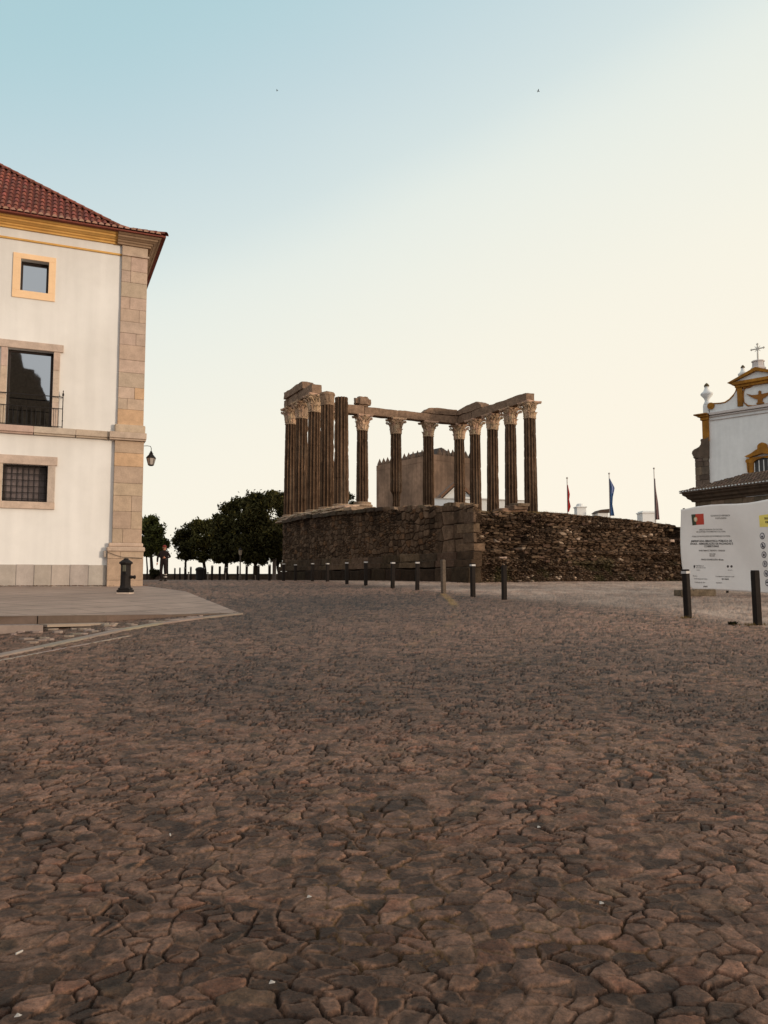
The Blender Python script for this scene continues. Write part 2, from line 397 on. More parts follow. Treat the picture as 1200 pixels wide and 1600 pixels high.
def ground_mesh():
    ys = [0.9]
    while ys[-1] < 74:
        y = ys[-1]; ys.append(y+max(.008, .80*y*y/(794*1.45)) if y < 22 else y+max(.15, .55*y*y/(794*1.2)))
    ys = np.array(ys); us = np.concatenate([np.linspace(-3.2, -.66, 40), np.linspace(-.65, .65, 1080), np.linspace(.66, 3.2, 40)])
    nr, nc = len(ys), len(us)
    Y = np.repeat(ys[:, None], nc, 1); X = us[None, :]*(Y+.9)
    h, c = cobble(X, Y)
    Z = np.interp(Y, GY, GZ)
    fade = 1-sstep(25, 50, Y)*.5
    # paler, finer paving beyond the line of posts
    lim = np.interp(X, lx, ly, left=60, right=10)
    pale = sstep(-1.5, 4.5, Y-lim+2.5*(fbm(X*.8, Y*.8, 7, 3)-.5))*sstep(-9, 1, X)*(.55+.45*sstep(.35, .65, fbm(X*2.5, Y*1.2, 17, 4)))
    pale_side = sstep(-1, 9, X+3*(fbm(X*.3, Y*.3, 27, 3)-.5))*sstep(3, 9, Y); c = c*(1+.38*pale_side[..., None])  # paler towards the right and further from the camera
    dark_patch = np.exp(-(((X+2.2)/4.2)**2+((Y-18.5)/5.0)**2))*(.6+.8*fbm(X*.7, Y*.5, 37, 3)); c = c*(1-.42*np.clip(dark_patch, 0, 1)[..., None])  # darker patch left of the middle of the square
    c = c*(1-pale[..., None]*.75)+(np.array([.43, .31, .24])*(.7+.6*fbm(X*5, Y*5, 11, 3))[..., None])*pale[..., None]*.75
    # worn wheel bands: dirt polished lighter / darker
    band = sstep(.5, .7, fbm(X*.12+3, Y*.35, 55, 3)); c = c*(1.08-.28*band[..., None])
    # traces of yellow paint on the stones
    pts = [gpt(692, 928), gpt(699, 933), gpt(706, 940), gpt(712, 948), gpt(713, 958), gpt(705, 975), gpt(690, 985), gpt(655, 1000), gpt(640, 1010)]
    dd = np.full(X.shape, 9.0)
    for a, b in zip(pts[:-1], pts[1:]):
        ax, ay, bx, by = a.x, a.y, b.x, b.y; L2 = (bx-ax)**2+(by-ay)**2
        t = np.clip(((X-ax)*(bx-ax)+(Y-ay)*(by-ay))/L2, 0, 1); dd = np.minimum(dd, np.hypot(X-ax-t*(bx-ax), Y-ay-t*(by-ay)))
    pm = (1-sstep(.06, .13, dd))*sstep(.35, .6, fbm(X*7, Y*7, 15, 3)+.25*sstep(18, 21, Y))*(.12+.42*sstep(18.5, 20, Y))*(.3+1.2*fbm(X*14, Y*9, 19, 3))
    c = c*(1-pm[..., None])+np.array([.33, .19, .045])*pm[..., None]
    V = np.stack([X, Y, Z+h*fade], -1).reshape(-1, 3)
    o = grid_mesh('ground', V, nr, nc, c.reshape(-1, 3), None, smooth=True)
    tag(o, kind='structure'); return o
def cobble_mat():
    m = bpy.data.materials.new('cobbles'); m.use_nodes = True; t = m.node_tree; b = t.nodes['Principled BSDF']; L = t.links.new
    a = N(t, 'ShaderNodeAttribute'); a.attribute_name = 'Col'
    tc = N(t, 'ShaderNodeTexCoord')
    n1 = N(t, 'ShaderNodeTexNoise'); n1.inputs['Scale'].default_value = 55; n1.inputs['Detail'].default_value = 6; n1.inputs['Roughness'].default_value = .7; L(tc.outputs['Object'], n1.inputs[0])
    n2 = N(t, 'ShaderNodeTexNoise'); n2.inputs['Scale'].default_value = 17; n2.inputs['Detail'].default_value = 6; L(tc.outputs['Object'], n2.inputs[0])
    r1 = N(t, 'ShaderNodeMapRange'); r1.inputs[1].default_value = .3; r1.inputs[2].default_value = .7; r1.inputs[3].default_value = .50; r1.inputs[4].default_value = 1.55; L(n1.outputs[0], r1.inputs[0])
    r2 = N(t, 'ShaderNodeMapRange'); r2.inputs[1].default_value = .3; r2.inputs[2].default_value = .7; r2.inputs[3].default_value = .8; r2.inputs[4].default_value = 1.2; L(n2.outputs[0], r2.inputs[0])
    sc = N(t, 'ShaderNodeVectorMath', operation='SCALE'); L(a.outputs['Color'], sc.inputs[0]); L(M_(t, 'MULTIPLY', r1.outputs[0], r2.outputs[0]), sc.inputs['Scale'])
    L(sc.outputs[0], b.inputs['Base Color']); b.inputs['Roughness'].default_value = .66; b.inputs['Specular IOR Level'].default_value = .26
    bp = N(t, 'ShaderNodeBump'); bp.inputs['Strength'].default_value = 1; bp.inputs['Distance'].default_value = .02
    ad = M_(t, 'ADD', n1.outputs[0], M_(t, 'MULTIPLY', n2.outputs[0], 1.3)); L(ad, bp.inputs['Height']); L(bp.outputs[0], b.inputs['Normal'])
    return m
M_cob = cobble_mat()
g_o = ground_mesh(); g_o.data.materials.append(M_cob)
# wide terrain under and beyond the square, out to the horizon
tv = []; tx = [-1500, -500, -200, -100, -60, -40, -20, 0, 20, 40, 60, 100, 200, 500, 1500]; ty = [-900, -300, -100, -40, -20, 0, 14, 28, 34, 40, 60, 72, 90, 140, 300, 700, 1800]
for y in ty:
    for x in tx: tv.append((x, y, gz(y)-.10-(0 if y < 80 else min(14, (y-80)*.12))))
terr = grid_mesh('terrain', np.array(tv), len(ty), len(tx), np.tile(np.array([[.12, .085, .065]]), (len(tv), 1)), mat('terrain_earth', None, .95, .2, .4, .5, 9, attr=True))
tag(terr, kind='structure')

# ------------------------------------------------------------------ pavement corner
M_pave = mat('pavement_stone', None, .85, .14, 1.6, .25, 30, attr=True)
BP = Plane((-8.42, 28.0), (.918, .396))           # facade plane of the corner mansion, origin at its right corner
def sideF(px, py, Y): return at(px, py, Y)
Fr = [(-260, 964.5, 12.2), (0, 963, 13.5), (60, 962.3, 14.1), (130, 961.6, 15.0), (250, 960.6, 16.3), (330, 959.4, 17.0), (374, 958, 17.3)]
Fp = [at(*q) for q in Fr]
s0, _z = BP.sz(0, 916)
Bk = [BP.P(-9, gz(24)+.12, .0), BP.P(-5, 1.20, 0), at(0, 916.5, BP.P(s0, 0).y-.05), at(110, 916.2, 27.4), at(226, 915.5, 27.9), at(290, 924, 24.0), at(374, 957.6, 17.34)]
def lerp_poly(P, n):
    L = [0]
    for a, b in zip(P[:-1], P[1:]): L.append(L[-1]+(b-a).length)
    L = [l/L[-1] for l in L]; o = []
    for i in range(n+1):
        t = i/n
        for k in range(len(P)-1):
            if t <= L[k+1]+1e-9: u = (t-L[k])/(L[k+1]-L[k]); o.append(P[k].lerp(P[k+1], u)); break
    return o
nC, nR = 90, 46
FF = lerp_poly(Fp, nC); BB = lerp_poly(Bk, nC)
V = []; C = []
for r in range(nR+1):
    for k in range(nC+1):
        p = FF[k].lerp(BB[k], r/nR); V.append(tuple(p))
V = np.array(V)
# slab pattern aligned with the kerb: joints and tone by slab
ang = math.atan2(Fp[3].y-Fp[1].y, Fp[3].x-Fp[1].x)
pv = MB()
sw = grid_mesh('sidewalk', V, nR+1, nC+1, np.ones((len(V), 3)), None); tag(sw, kind='structure')
def pave_mat():
    m = bpy.data.materials.new('pavement_slabs'); m.use_nodes = True; t = m.node_tree; b = t.nodes['Principled BSDF']; L = t.links.new
    tc = N(t, 'ShaderNodeTexCoord'); mp = N(t, 'ShaderNodeMapping'); mp.inputs['Rotation'].default_value = (0, 0, -ang-.10); L(tc.outputs['Object'], mp.inputs[0])
    br = N(t, 'ShaderNodeTexBrick'); br.inputs['Scale'].default_value = 1; br.inputs['Brick Width'].default_value = 1.9; br.inputs['Row Height'].default_value = .95
    br.inputs['Mortar Size'].default_value = .022; br.inputs['Color1'].default_value = (.31, .226, .18, 1); br.inputs['Color2'].default_value = (.25, .18, .144, 1); br.inputs['Mortar'].default_value = (.10, .072, .055, 1)
    L(mp.outputs[0], br.inputs[0])
    n = N(t, 'ShaderNodeTexNoise'); n.inputs['Scale'].default_value = 1.3; n.inputs['Detail'].default_value = 8; n.inputs['Roughness'].default_value = .65; L(tc.outputs['Object'], n.inputs[0])
    r = N(t, 'ShaderNodeMapRange'); r.inputs[1].default_value = .32; r.inputs[2].default_value = .68; r.inputs[3].default_value = .80; r.inputs[4].default_value = 1.18; L(n.outputs[0], r.inputs[0])
    sc = N(t, 'ShaderNodeVectorMath', operation='SCALE'); L(br.outputs[0], sc.inputs[0]); L(r.outputs[0], sc.inputs['Scale']); L(sc.outputs[0], b.inputs['Base Color'])
    b.inputs['Roughness'].default_value = .75; b.inputs['Specular IOR Level'].default_value = .3
    n2 = N(t, 'ShaderNodeTexNoise'); n2.inputs['Scale'].default_value = 40; n2.inputs['Detail'].default_value = 5; L(tc.outputs['Object'], n2.inputs[0])
    bp = N(t, 'ShaderNodeBump'); bp.inputs['Strength'].default_value = .3; bp.inputs['Distance'].default_value = .01; L(n2.outputs[0], bp.inputs['Height']); L(bp.outputs[0], b.inputs['Normal'])
    return m
sw.data.materials.append(pave_mat())
# kerb faces of the pavement (blocks along the front edge)
kb = MB()
def strip_blocks(mb, P, wid, hgt, blk, off=(0, 0), drop=0.0, colr=(.19, .15, .12), side=-1):
    Q = lerp_poly(P, 400); L = sum((b-a).length for a, b in zip(P[:-1], P[1:])); n = max(1, int(L/blk))
    for i in range(n):
        a = Q[int(400*i/n)]; b = Q[int(400*(i+1)/n)]
        d = (b-a); d.z = 0; ln = d.length; d.normalize(); nn = Vector((d.y, -d.x, 0))
        a2 = a+d*.006; b2 = b-d*.006
        h0 = hgt(i/n) if callable(hgt) else hgt; h1 = hgt((i+1)/n) if callable(hgt) else hgt
        v = []
        for p, h in ((a2, h0), (b2, h1)):
            for (o, z) in ((off[0], -h), (off[0]+wid, -h), (off[0]+wid, 0), (off[0], 0)):
                v.append(tuple(p+nn*o+Vector((0, 0, z-drop))))
        mb.add(v, [(0, 1, 2, 3), (7, 6, 5, 4), (0, 4, 5, 1), (1, 5, 6, 2), (2, 6, 7, 3), (3, 7, 4, 0)], vary(colr, .12))
strip_blocks(kb, Fp, .30, lambda t: .32*(1-t)+.03, 1.45, off=(-.26, 0), drop=-.004, colr=(.115, .085, .066))
kb.fr = lambda p: p
strip_blocks(kb, [at(-260, 977.5, 12.2), at(0, 975.5, 13.5), at(52, 974.8, 14.02)], .42, .17, 1.45, off=(0.045, 0), colr=(.26, .20, .165))
strip_blocks(kb, [at(53, 974.8, 14.03), at(130, 973.4, 15.0), at(215, 971.4, 15.9)], .34, .045, 1.45, off=(0.045, 0), colr=(.30, .235, .19))
k_o = kb.build('pavement_kerb', M_pave); tag(k_o, kind='structure')
kc = MB()
line = [gpt(px, py, .03) for px, py in ((-160, 1052), (0, 1022), (60, 1010), (130, 995), (210, 978), (280, 968), (330, 962), (374, 957.5))]
strip_blocks(kc, line, .17, .09, 1.1, off=(-.06, 0), colr=(.24, .19, .155))
line2 = [gpt(px, py, .012) for px, py in ((-160, 1060), (0, 1031), (70, 1017.5), (150, 1002.5), (200, 993))]
strip_blocks(kc, line2, .06, .08, .9, colr=(.27, .215, .175))
k_o = kc.build('road_kerb', M_pave); tag(k_o, kind='structure')
# loose pale setts showing in the strip between kerbs
ks = MB()
for _ in range(46):
    t = random.random(); px = 20+t*300; y0 = 984-18*t; y1 = 1014-52*t
    p = gpt(px, y0+(y1-y0)*random.uniform(.05, .9))
    a = random.uniform(.05, .13); b = random.uniform(.04, .08); q = random.uniform(0, 3)
    pts = [(p.x+a*math.cos(q+k*1.05)*random.uniform(.8, 1.1), p.y+b*math.sin(q+k*1.05)*random.uniform(.8, 1.1)) for k in range(6)]
    ks.extrude_xy(pts, p.z-.03, p.z+random.uniform(.022, .034), vary((.27, .21, .17), .2))
tag(ks.build('setts', M_pave), kind='structure')

# ================================================================== BOLLARDS
def bollard_proto(kind, h):
    root = empty('bollard', (0, 0, 0))
    if kind == 'wood':
        m = MB(); m.cbox(-.062, .062, -.062, .062, -.12, h, .012, (1, 1, 1), .004); m.build('post', M_wood, root)
        m = MB(); m.cbox(-.05, .05, -.05, .05, h+.001, h+.022, .01); m.build('cap', M_wood, root)
    else:
        w = .060
        m = MB(); m.cbox(-w, w, -w, w, -.12, h-.012, .012); m.build('post', M_bollard, root)
        m = MB(); m.cbox(-w+.004, w-.004, -w+.004, w-.004, h-.012, h, .006); m.build('cap', M_bollard, root)
        if kind == 'band':
            m = MB(); e = w+.003
            for (x0, x1, y0, y1) in ((-e, e, -e, -e+.006), (-e, e, e-.006, e), (-e, -e+.006, -e+.007, e-.007), (e-.006, e, -e+.007, e-.007)): m.box(x0, x1, y0, y1, h-.085, h-.035)
            m.build('reflective_band', M_band, root)
    return root
NTH = ['nearest', 'second', 'third', 'fourth', 'fifth', 'sixth', 'seventh', 'eighth', 'ninth', 'tenth', 'eleventh', 'twelfth', 'thirteenth', 'fourteenth', 'fifteenth', 'sixteenth', 'seventeenth', 'eighteenth']
LAB = {0: 'dark square bollard without band at the right edge before the banner', 1: 'dark bollard with pale band before the left end of the banner, slightly leaning',
       2: 'plain dark bollard before the rubble wall, first left of the banner', 3: 'dark bollard with white band before the near corner of the podium', 4: 'bare brown wooden post in the bollard row, above the yellow paint mark',
       5: 'banded bollard just left of the bare wooden post', 25: 'thin dark post third from the mansion corner beside the person', 26: 'thin dark post second from the mansion corner', 27: 'thin dark post nearest the mansion corner',
       18: 'plain bollard without band in front of the big tree'}
protos = {}
for i, (P, h, kd) in enumerate(BPOS):
    hh = round(h, 2); key = (kd,)
    if key not in protos: o = protos[key] = bollard_proto(kd, hh); o['h0'] = hh; h0 = hh
    else: o = copy_tree(protos[key]); h0 = protos[key]['h0']
    o.location = P; o.scale = (1, 1, h/h0)
    o.rotation_euler = (random.uniform(-.015, .015), random.uniform(-.015, .015) if i != 1 else -.04, random.uniform(.2, .6))
    if i >= 25: o.scale = (.75, .75, h/h0)
    if i in LAB: lb = LAB[i]
    elif i < 13: lb = NTH[i-5]+' banded bollard left of the bare wooden post, before the podium side'
    elif i < 18: lb = ['first', 'second', 'third', 'fourth', 'fifth'][i-13]+' banded bollard left of the podium, under the big tree'
    elif i < 21: lb = ['banded bollard right of the dark litter bin under the big tree', 'banded bollard at the dark litter bin'][i-19]
    else: lb = {21: 'first', 22: 'second', 23: 'third', 24: 'fourth'}[i]+' banded bollard left of the litter bin towards the person'
    tag(o, lb, 'bollard', 'bollards around the cobbled square')
for o in protos.values(): del o['h0']

# ================================================================== CORNER MANSION
def wall_grid(mb, pl, s0, s1, z0, z1, holes, o0, o1, col=None):
    """wall slab with rectangular openings, butted boxes"""
    ss = sorted({s0, s1, *[h[0] for h in holes], *[h[1] for h in holes]}); zs = sorted({z0, z1, *[h[2] for h in holes], *[h[3] for h in holes]})
    # vertices of one connected grid, front and back, faces only where solid
    idx = {}; 
    def vi(i, j, k):
        if (i, j, k) not in idx:
            idx[(i, j, k)] = len(mb.v); mb.v.append(tuple(pl.P(ss[i], zs[j], (o0, o1)[k]))); mb.c.append(col or mb.col)
        return idx[(i, j, k)]
    def solid(i, j):
        if i < 0 or j < 0 or i >= len(ss)-1 or j >= len(zs)-1: return False
        a = (ss[i]+ss[i+1])/2; b = (zs[j]+zs[j+1])/2
        return not any(h[0] < a < h[1] and h[2] < b < h[3] for h in holes)
    for i in range(len(ss)-1):
        for j in range(len(zs)-1):
            if not solid(i, j): continue
            for k in (0, 1): mb.f.append((vi(i, j, k), vi(i+1, j, k), vi(i+1, j+1, k), vi(i, j+1, k)))
            if not solid(i-1, j): mb.f.append((vi(i, j, 0), vi(i, j, 1), vi(i, j+1, 1), vi(i, j+1, 0)))
            if not solid(i+1, j): mb.f.append((vi(i+1, j, 0), vi(i+1, j+1, 0), vi(i+1, j+1, 1), vi(i+1, j, 1)))
            if not solid(i, j-1): mb.f.append((vi(i, j, 0), vi(i+1, j, 0), vi(i+1, j, 1), vi(i, j, 1)))
            if not solid(i, j+1): mb.f.append((vi(i, j+1, 0), vi(i, j+1, 1), vi(i+1, j+1, 1), vi(i+1, j+1, 0)))
def rect(pl, x0, y0, x1, y1):
    """rectangle on the facade from two measured pixel corners (top-left, bottom-right)"""
    a = pl.sz(x0, y0); b = pl.sz(x1, y1); return (a[0], b[0], b[1], a[1])
bl = BP.P(0, 1.2)
man = empty('corner_mansion', bl)
tag(man, 'white three storey mansion with stone corner pilaster, ochre cornice and red tiled roof', 'building')
SP = BP.sz(228, 500)[0]          # right corner of pilaster
S_UP = BP.sz(187.5, 500)[0]      # left edge of upper pilaster
S_LO = BP.sz(177, 760)[0]
S_BS = BP.sz(166.5, 890)[0]
ZG = 1.15
ZSC0 = BP.sz(100, 683)[1]; ZSC1 = BP.sz(100, 671.5)[1]       # string course
ZC0 = BP.sz(190, 384)[1]                                      # bottom of cornice
ZFIL = BP.sz(100, 385)[1]
ZPL = BP.sz(80, 882)[1]
ZEAVE = 1.45+12.25
w_top = rect(BP, 33, 404, 75, 459); w_mid = rect(BP, 12.5, 543, 80, 669); w_low = rect(BP, 4.5, 724, 73, 785)
w_mid = (w_mid[0], w_mid[1], ZSC1+.02, w_mid[3])
PIT = 4.1
tops = [w_top, (w_top[0]-PIT, w_top[1]-PIT, *w_top[2:]), (w_top[0]-2*PIT, w_top[1]-2*PIT, *w_top[2:])]
mids = [w_mid, (w_mid[0]-PIT, w_mid[1]-PIT, *w_mid[2:]), (w_mid[0]-2*PIT, w_mid[1]-2*PIT, *w_mid[2:])]
lows = [w_low, (w_low[0]-PIT, w_low[1]-PIT, *w_low[2:]), (w_low[0]-2*PIT, w_low[1]-2*PIT, *w_low[2:])]
S_L = -15.0
m = MB(); wall_grid(m, BP, S_L, SP-.05, ZG-.4, ZEAVE-.15, tops+mids+lows, -.45, 0)
# side and back walls
fr = lambda p: BP.f(p)
m.fr = fr
m.box(SP-.50, SP-.05, -14, -.452, ZG-.4, ZEAVE-.15)
m.box(S_L, SP-.502, -14, -13.6, ZG-.4, ZEAVE-.15); m.box(S_L-.001, S_L+.4, -13.598, -.452, ZG-.4, ZEAVE-.15)
m.build('wall', M_render, man)
m = MB(fr); m.box(S_L+.41, -.51, -2.6, -2.4, ZG, ZEAVE-.3); m.build('interior_partition', flat('dark_interior', (.03, .022, .018)), man)
# plinth of upright marble slabs
m = MB(fr); s = S_BS-.01
while s > S_L:
    w = .56+random.uniform(-.03, .03); m.cbox(s-w, s-.012, .002, .045, ZG-.3, ZPL-random.uniform(0, .012), .006, vary((.36, .31, .27), .07, .02)); s -= w
m.build('plinth', M_slab, man)
# stone blocks of the pilaster
STC = (.43, .325, .25)
def courses(mb, s0, s1, z0, z1, out, hmin, hmax, side=.55, seed=1, base=STC, a=.08):
    rd = random.Random(seed); z = z0
    while z < z1-.02:
        h = rd.uniform(hmin, hmax)
        if z+h > z1-.15: h = z1-z
        sp = s0+(s1-s0)*rd.choice([1, 1, .35, .62, .72])
        segs = [(s0, sp), (sp, s1)] if sp < s1-.02 else [(s0, s1)]
        for a0, a1 in segs:
            k = 1+rd.uniform(-a, a); c = tuple(x*k*(1+rd.uniform(-.025, .025)) for x in base)
            if rd.random() < .08: c = (.47*k, .31*k, .19*k)
            mb.cbox(a0+.003, a1-.003, -side, out+rd.uniform(-.006, .006), z+.003, z+h-.003, .008, c)
        z += h
m = MB(fr)
ZB0 = BP.sz(190, 862)[1]; ZB1 = BP.sz(190, 853)[1]
courses(m, S_BS, SP+.10, ZG-.3, ZB0, .20, .45, .75, seed=4, base=(.38, .275, .195))
m.cbox(S_BS-.03, SP+.14, -.6, .24, ZB0, ZB0+.16, .03, STC); m.cbox(S_BS+.03, SP+.08, -.6, .18, ZB0+.16, ZB1+.10, .03, vary(STC, .05))
courses(m, S_LO, SP+.03, ZB1+.10, ZSC0-.01, .13, .38, .62, seed=9, base=(.38, .28, .205))
ZU0 = BP.sz(190, 664)[1]
m.cbox(S_LO-.02, SP+.06, -.6, .17, ZSC1+.02, ZU0, .03, vary(STC, .05))
courses(m, S_UP, SP, ZU0, ZC0, .09, .36, .56, seed=15)
m.build('pilaster', M_blockstone, man)
# string course in blocks
m = MB(fr); s = SP+.10
first = True
while s > S_L:
    w = 1.25 if first else random.uniform(.95, 1.5); o = .30 if first else .20
    c = vary((.42, .33, .26), .06)
    m.cbox(s-w, s-.006, -.3 if not first else -.8, o, ZSC0+.06, ZSC1+.02, .012, c); m.cbox(s-w+.01, s-.016, -.3, o-.06, ZSC0, ZSC0+.06, .008, c); s -= w; first = False
m.build('string_course', M_blockstone, man)
# thin moulding below the cornice
m = MB(fr); m.cbox(S_L, S_UP-.003, .002, .05, ZFIL-.035, ZFIL+.035, .01); m.build('fillet', M_ochre, man)
m = MB(fr); m.cbox(S_UP, SP+.05, -.6, .15, ZFIL-.035, ZFIL+.035, .01, STC); m.build('fillet', M_blockstone, man)
# cornice: stepped moulding run along the facade, then returned along the side
H = ZEAVE-.06-ZC0
prof = [(0, 0), (.07, 0), (.07, .20*H), (.10, .22*H), (.13, .30*H), (.13, .42*H), (.17, .44*H), (.23, .56*H), (.28, .62*H), (.28, .80*H), (.33, .83*H), (.38, .93*H), (.40, H), (0, H)]
def sweep(mb, prof, path, col):
    n = len(prof); vs = []
    for (fn) in path:
        for o, z in prof: vs.append(fn(o, z))
    fs = [tuple(range(n))[::-1], tuple((len(path)-1)*n+k for k in range(n))]
    for i in range(len(path)-1):
        for k in range(n): fs.append((i*n+k, i*n+(k+1) % n, (i+1)*n+(k+1) % n, (i+1)*n+k))
    mb.add(vs, fs, col)
SX = BP.sz(183, 390)[0]
m = MB(fr); sweep(m, prof, [lambda o, z: (S_L, o+.001, ZC0+z), lambda o, z: (SX, o+.001, ZC0+z)], None); m.build('cornice', M_ochre, man)
m = MB(fr)
pr2 = [(o+.09, z) if o > 0 else (o, z) for o, z in prof]
sweep(m, pr2, [lambda o, z: (SX+.002, o+.001, ZC0+z), lambda o, z: (SP-.06+o, o+.001, ZC0+z), lambda o, z: (SP-.06+o, -14, ZC0+z)], (.27, .18, .115))
m.build('cornice', M_blockstone, man)
# roof: cover tiles in rows with a bellcast at the eaves, hip at the corner
def rh(u): return .40*u if u < 1.3 else .52+.83*(u-1.3)
roof = MB(fr); EO = .58           # eaves overhang
TW = .215; TL = .36
roof.c = []
def tile(mb, A, B, C_, D_, r0, r1, col):
    pass
tc_ = (.20, .055, .035)
ridge_u = 7.5
def tile_row(mb, org, along, inward, umax, lift=0, flip=False):
    """one row of half-round cover tiles running up the slope from the eaves point org"""
    u = -.02; k = 0
    while u < umax:
        u2 = min(u+TL, umax+.12)
        r0 = .082; r1 = .066; n = 6; vs = []
        c = vary(tc_, .32, .10)
        if random.random() < .1: c = vary((.20, .075, .05), .2)
        for (uu, r, dz) in ((u, r0, .028), (u2+.02, r1, .004)):
            p = org+inward*uu
            zz = ZEAVE+rh(max(uu, 0))+dz+lift
            for q in range(n+1):
                w = math.pi*q/n; o_ = p+along*(r*math.cos(w)); vs.append((o_.x, o_.y, zz+r*math.sin(w)))
        fs = [(q, q+1, n+2+q, n+1+q) for q in range(n)]
        mb.add(vs, fs, c)
        # open end of the tile
        if k == 0: mb.add([vs[i] for i in range(n+1)], [tuple(range(n+1))], vary((.30, .17, .12), .15))
        u += TL; k += 1
AL = Vector((1, 0)); IN = Vector((0, -1))
tipS = SP-.02+EO-.0; tipO = EO
s = tipS-.05
W2 = 7.4
while s > S_L-.2:
    um = min(tipS-s, W2)
    if um > .1: tile_row(roof, Vector((s, tipO)), Vector((1, 0)), Vector((0, -1)), um)
    s -= TW
o_ = tipO-.05
while o_ > -14.5:
    um = min(tipO-o_, W2, 14.5+o_+.4)
    if um > .1: tile_row(roof, Vector((tipS, o_)), Vector((0, 1)), Vector((-1, 0)), um)
    o_ -= TW
roof.build('roof_tiles', M_tile, man)
# roof deck just under the tiles, plus hip tiles
dk = MB(fr)
us_ = [0, .65, 1.3, 3, 5, W2]
vs = []
for u in us_: vs += [(S_L-.3, tipO-u, ZEAVE+rh(u)-.012), (tipS-u, tipO-u, ZEAVE+rh(u)-.012), (tipS-u, -14.5+u, ZEAVE+rh(u)-.012), (S_L-.3, -14.5+u, ZEAVE+rh(u)-.012)]
fs = []
for i in range(len(us_)-1):
    a = i*4; b = a+4; fs += [(a, a+1, b+1, b), (a+1, a+2, b+2, b+1), (a+2, a+3, b+3, b+2)]
fs.append(tuple((len(us_)-1)*4+k for k in range(4)))
vs2 = [(S_L-.3, tipO, ZEAVE-.06), (tipS, tipO, ZEAVE-.06), (tipS, -14.5, ZEAVE-.06), (S_L-.3, -14.5, ZEAVE-.06)]
b = len(vs); vs += vs2; fs += [(0, 1, b+1, b), (1, 2, b+2, b+1), (2, 3, b+3, b+2), (b, b+1, b+2, b+3)]
dk.add(vs, fs, (.16, .04, .025))
dk.build('roof', M_tile, man)
hp = MB(fr); u = -.02
while u < W2:
    u2 = u+.30; vs = []; n = 6; d = Vector((1, 1)).normalized()
    for uu, r in ((u, .115), (u2+.04, .095)):
        p = Vector((tipS-uu, tipO-uu))
        for q in range(n+1):
            w = math.pi*q/n; pp = p+Vector((d.x, -d.y))*(r*math.cos(w)); vs.append((pp.x, pp.y, ZEAVE+rh(max(uu, 0))+.03+r*math.sin(w)))
    hp.add(vs, [(q, q+1, n+2+q, n+1+q) for q in range(n)], vary((.24, .075, .045), .25)); u += .30
hp.build('hip_tiles', M_tile, man)
# windows
def window_frame_box(mb, r, o0, o1, t, b=.008, col=None):
    s0, s1, z0, z1 = r
    mb.cbox(s0, s1, o0, o1, z1-t, z1, b, col); mb.cbox(s0, s1, o0, o1, z0, z0+t, b, col)
    mb.cbox(s0, s0+t, o0, o1, z0+t, z1-t, b, col); mb.cbox(s1-t, s1, o0, o1, z0+t, z1-t, b, col)
for k, r in enumerate(tops):
    s0, s1, z0, z1 = r
    m = MB(fr); e = rect(BP, 21, 394, 85.5, 472); a0, a1, b0, b1 = e[0]-k*PIT, e[1]-k*PIT, e[2], e[3]
    m.cbox(a0, a1, .001, .035, z1, b1, .006); m.cbox(a0, a1, .001, .035, b0, z0, .006); m.cbox(a0, s0, .001, .035, z0, z1, .006); m.cbox(s1, a1, .001, .035, z0, z1, .006)
    sur = m.build('window_surround', M_peach, man)
    m = MB(fr); window_frame_box(m, (s0+.001, s1-.001, z0+.001, z1-.001), -.34, -.26, .07); wf = m.build('window', M_frame, man)
    m = MB(fr); m.box(s0+.07, s1-.07, -.31, -.30, z0+.07, z1-.07); m.build('pane', M_glass, wf)
STN = (.45, .35, .285)
for k, r in enumerate(mids):
    s0, s1, z0, z1 = r
    lt = rect(BP, 0, 531, 99, 549); lz0, lz1 = z1, BP.sz(50, 535)[1]
    sr = BP.sz(92.5, 600)[0]-k*PIT; sl = s0-(sr-s1); ear = BP.sz(99.5, 545)[0]-k*PIT-sr
    m = MB(fr)
    m.cbox(sl-ear, sr+ear, .001, .085, lz0, lz1, .015, STN)
    for a, b_ in ((sl, s0), (s1, sr)):
        z = ZSC1+.02
        for hh in (.9, 1.1, 9): 
            z2 = min(z+hh, lz0-.002); 
            if z2 > z+.02: m.cbox(a, b_, .001, .065, z, z2-.003, .008, vary(STN, .06)); z = z2
    m.build('window_surround', M_blockstone, man)
    m = MB(fr); window_frame_box(m, (s0+.001, s1-.001, z0+.001, z1-.001), -.30, -.22, .085); wf = m.build('balcony_door', M_frame, man)
    m = MB(fr); m.box(s0+.085, s1-.085, -.262, -.25, z0+.085, z1-.085); m.build('pane', M_glass, wf)
    # railing
    m = MB(fr); q = .16; rs1 = BP.sz(94.5, 650)[0]-k*PIT+.06; rs0 = sl-(rs1-sr)
    zt = BP.sz(60, 619)[1]; zm = BP.sz(60, 637.5)[1]; zb = ZSC1+.06
    for z, rr in ((zt, .014), (zm, .012), (zb, .012)): m.box(rs0, rs1, q-rr, q+rr, z-rr, z+rr)
    n = 15
    for i in range(n+1):
        s = rs0+(rs1-rs0)*i/n; m.tube([(s, q, zb), (s, q, zm)], .009, 5)
    for s in (rs0, rs1): 
        m.tube([(s, q, ZSC1+.02), (s, q, zt+.02)], .017, 6)
        m.lathe([(.005, 0), (.03, .03), (.038, .07), (.02, .12), (.012, .15), (.02, .18), (.004, .22)], (s, q, zt+.02), 8)
        m.box(s-.01, s+.01, -.02, q-.01, zt-.01, zt+.01)
        m.tube([(s, q, zb+.2), (s, q, zb+.23)], .026, 6)
    m.build('balcony_railing', M_iron, man)
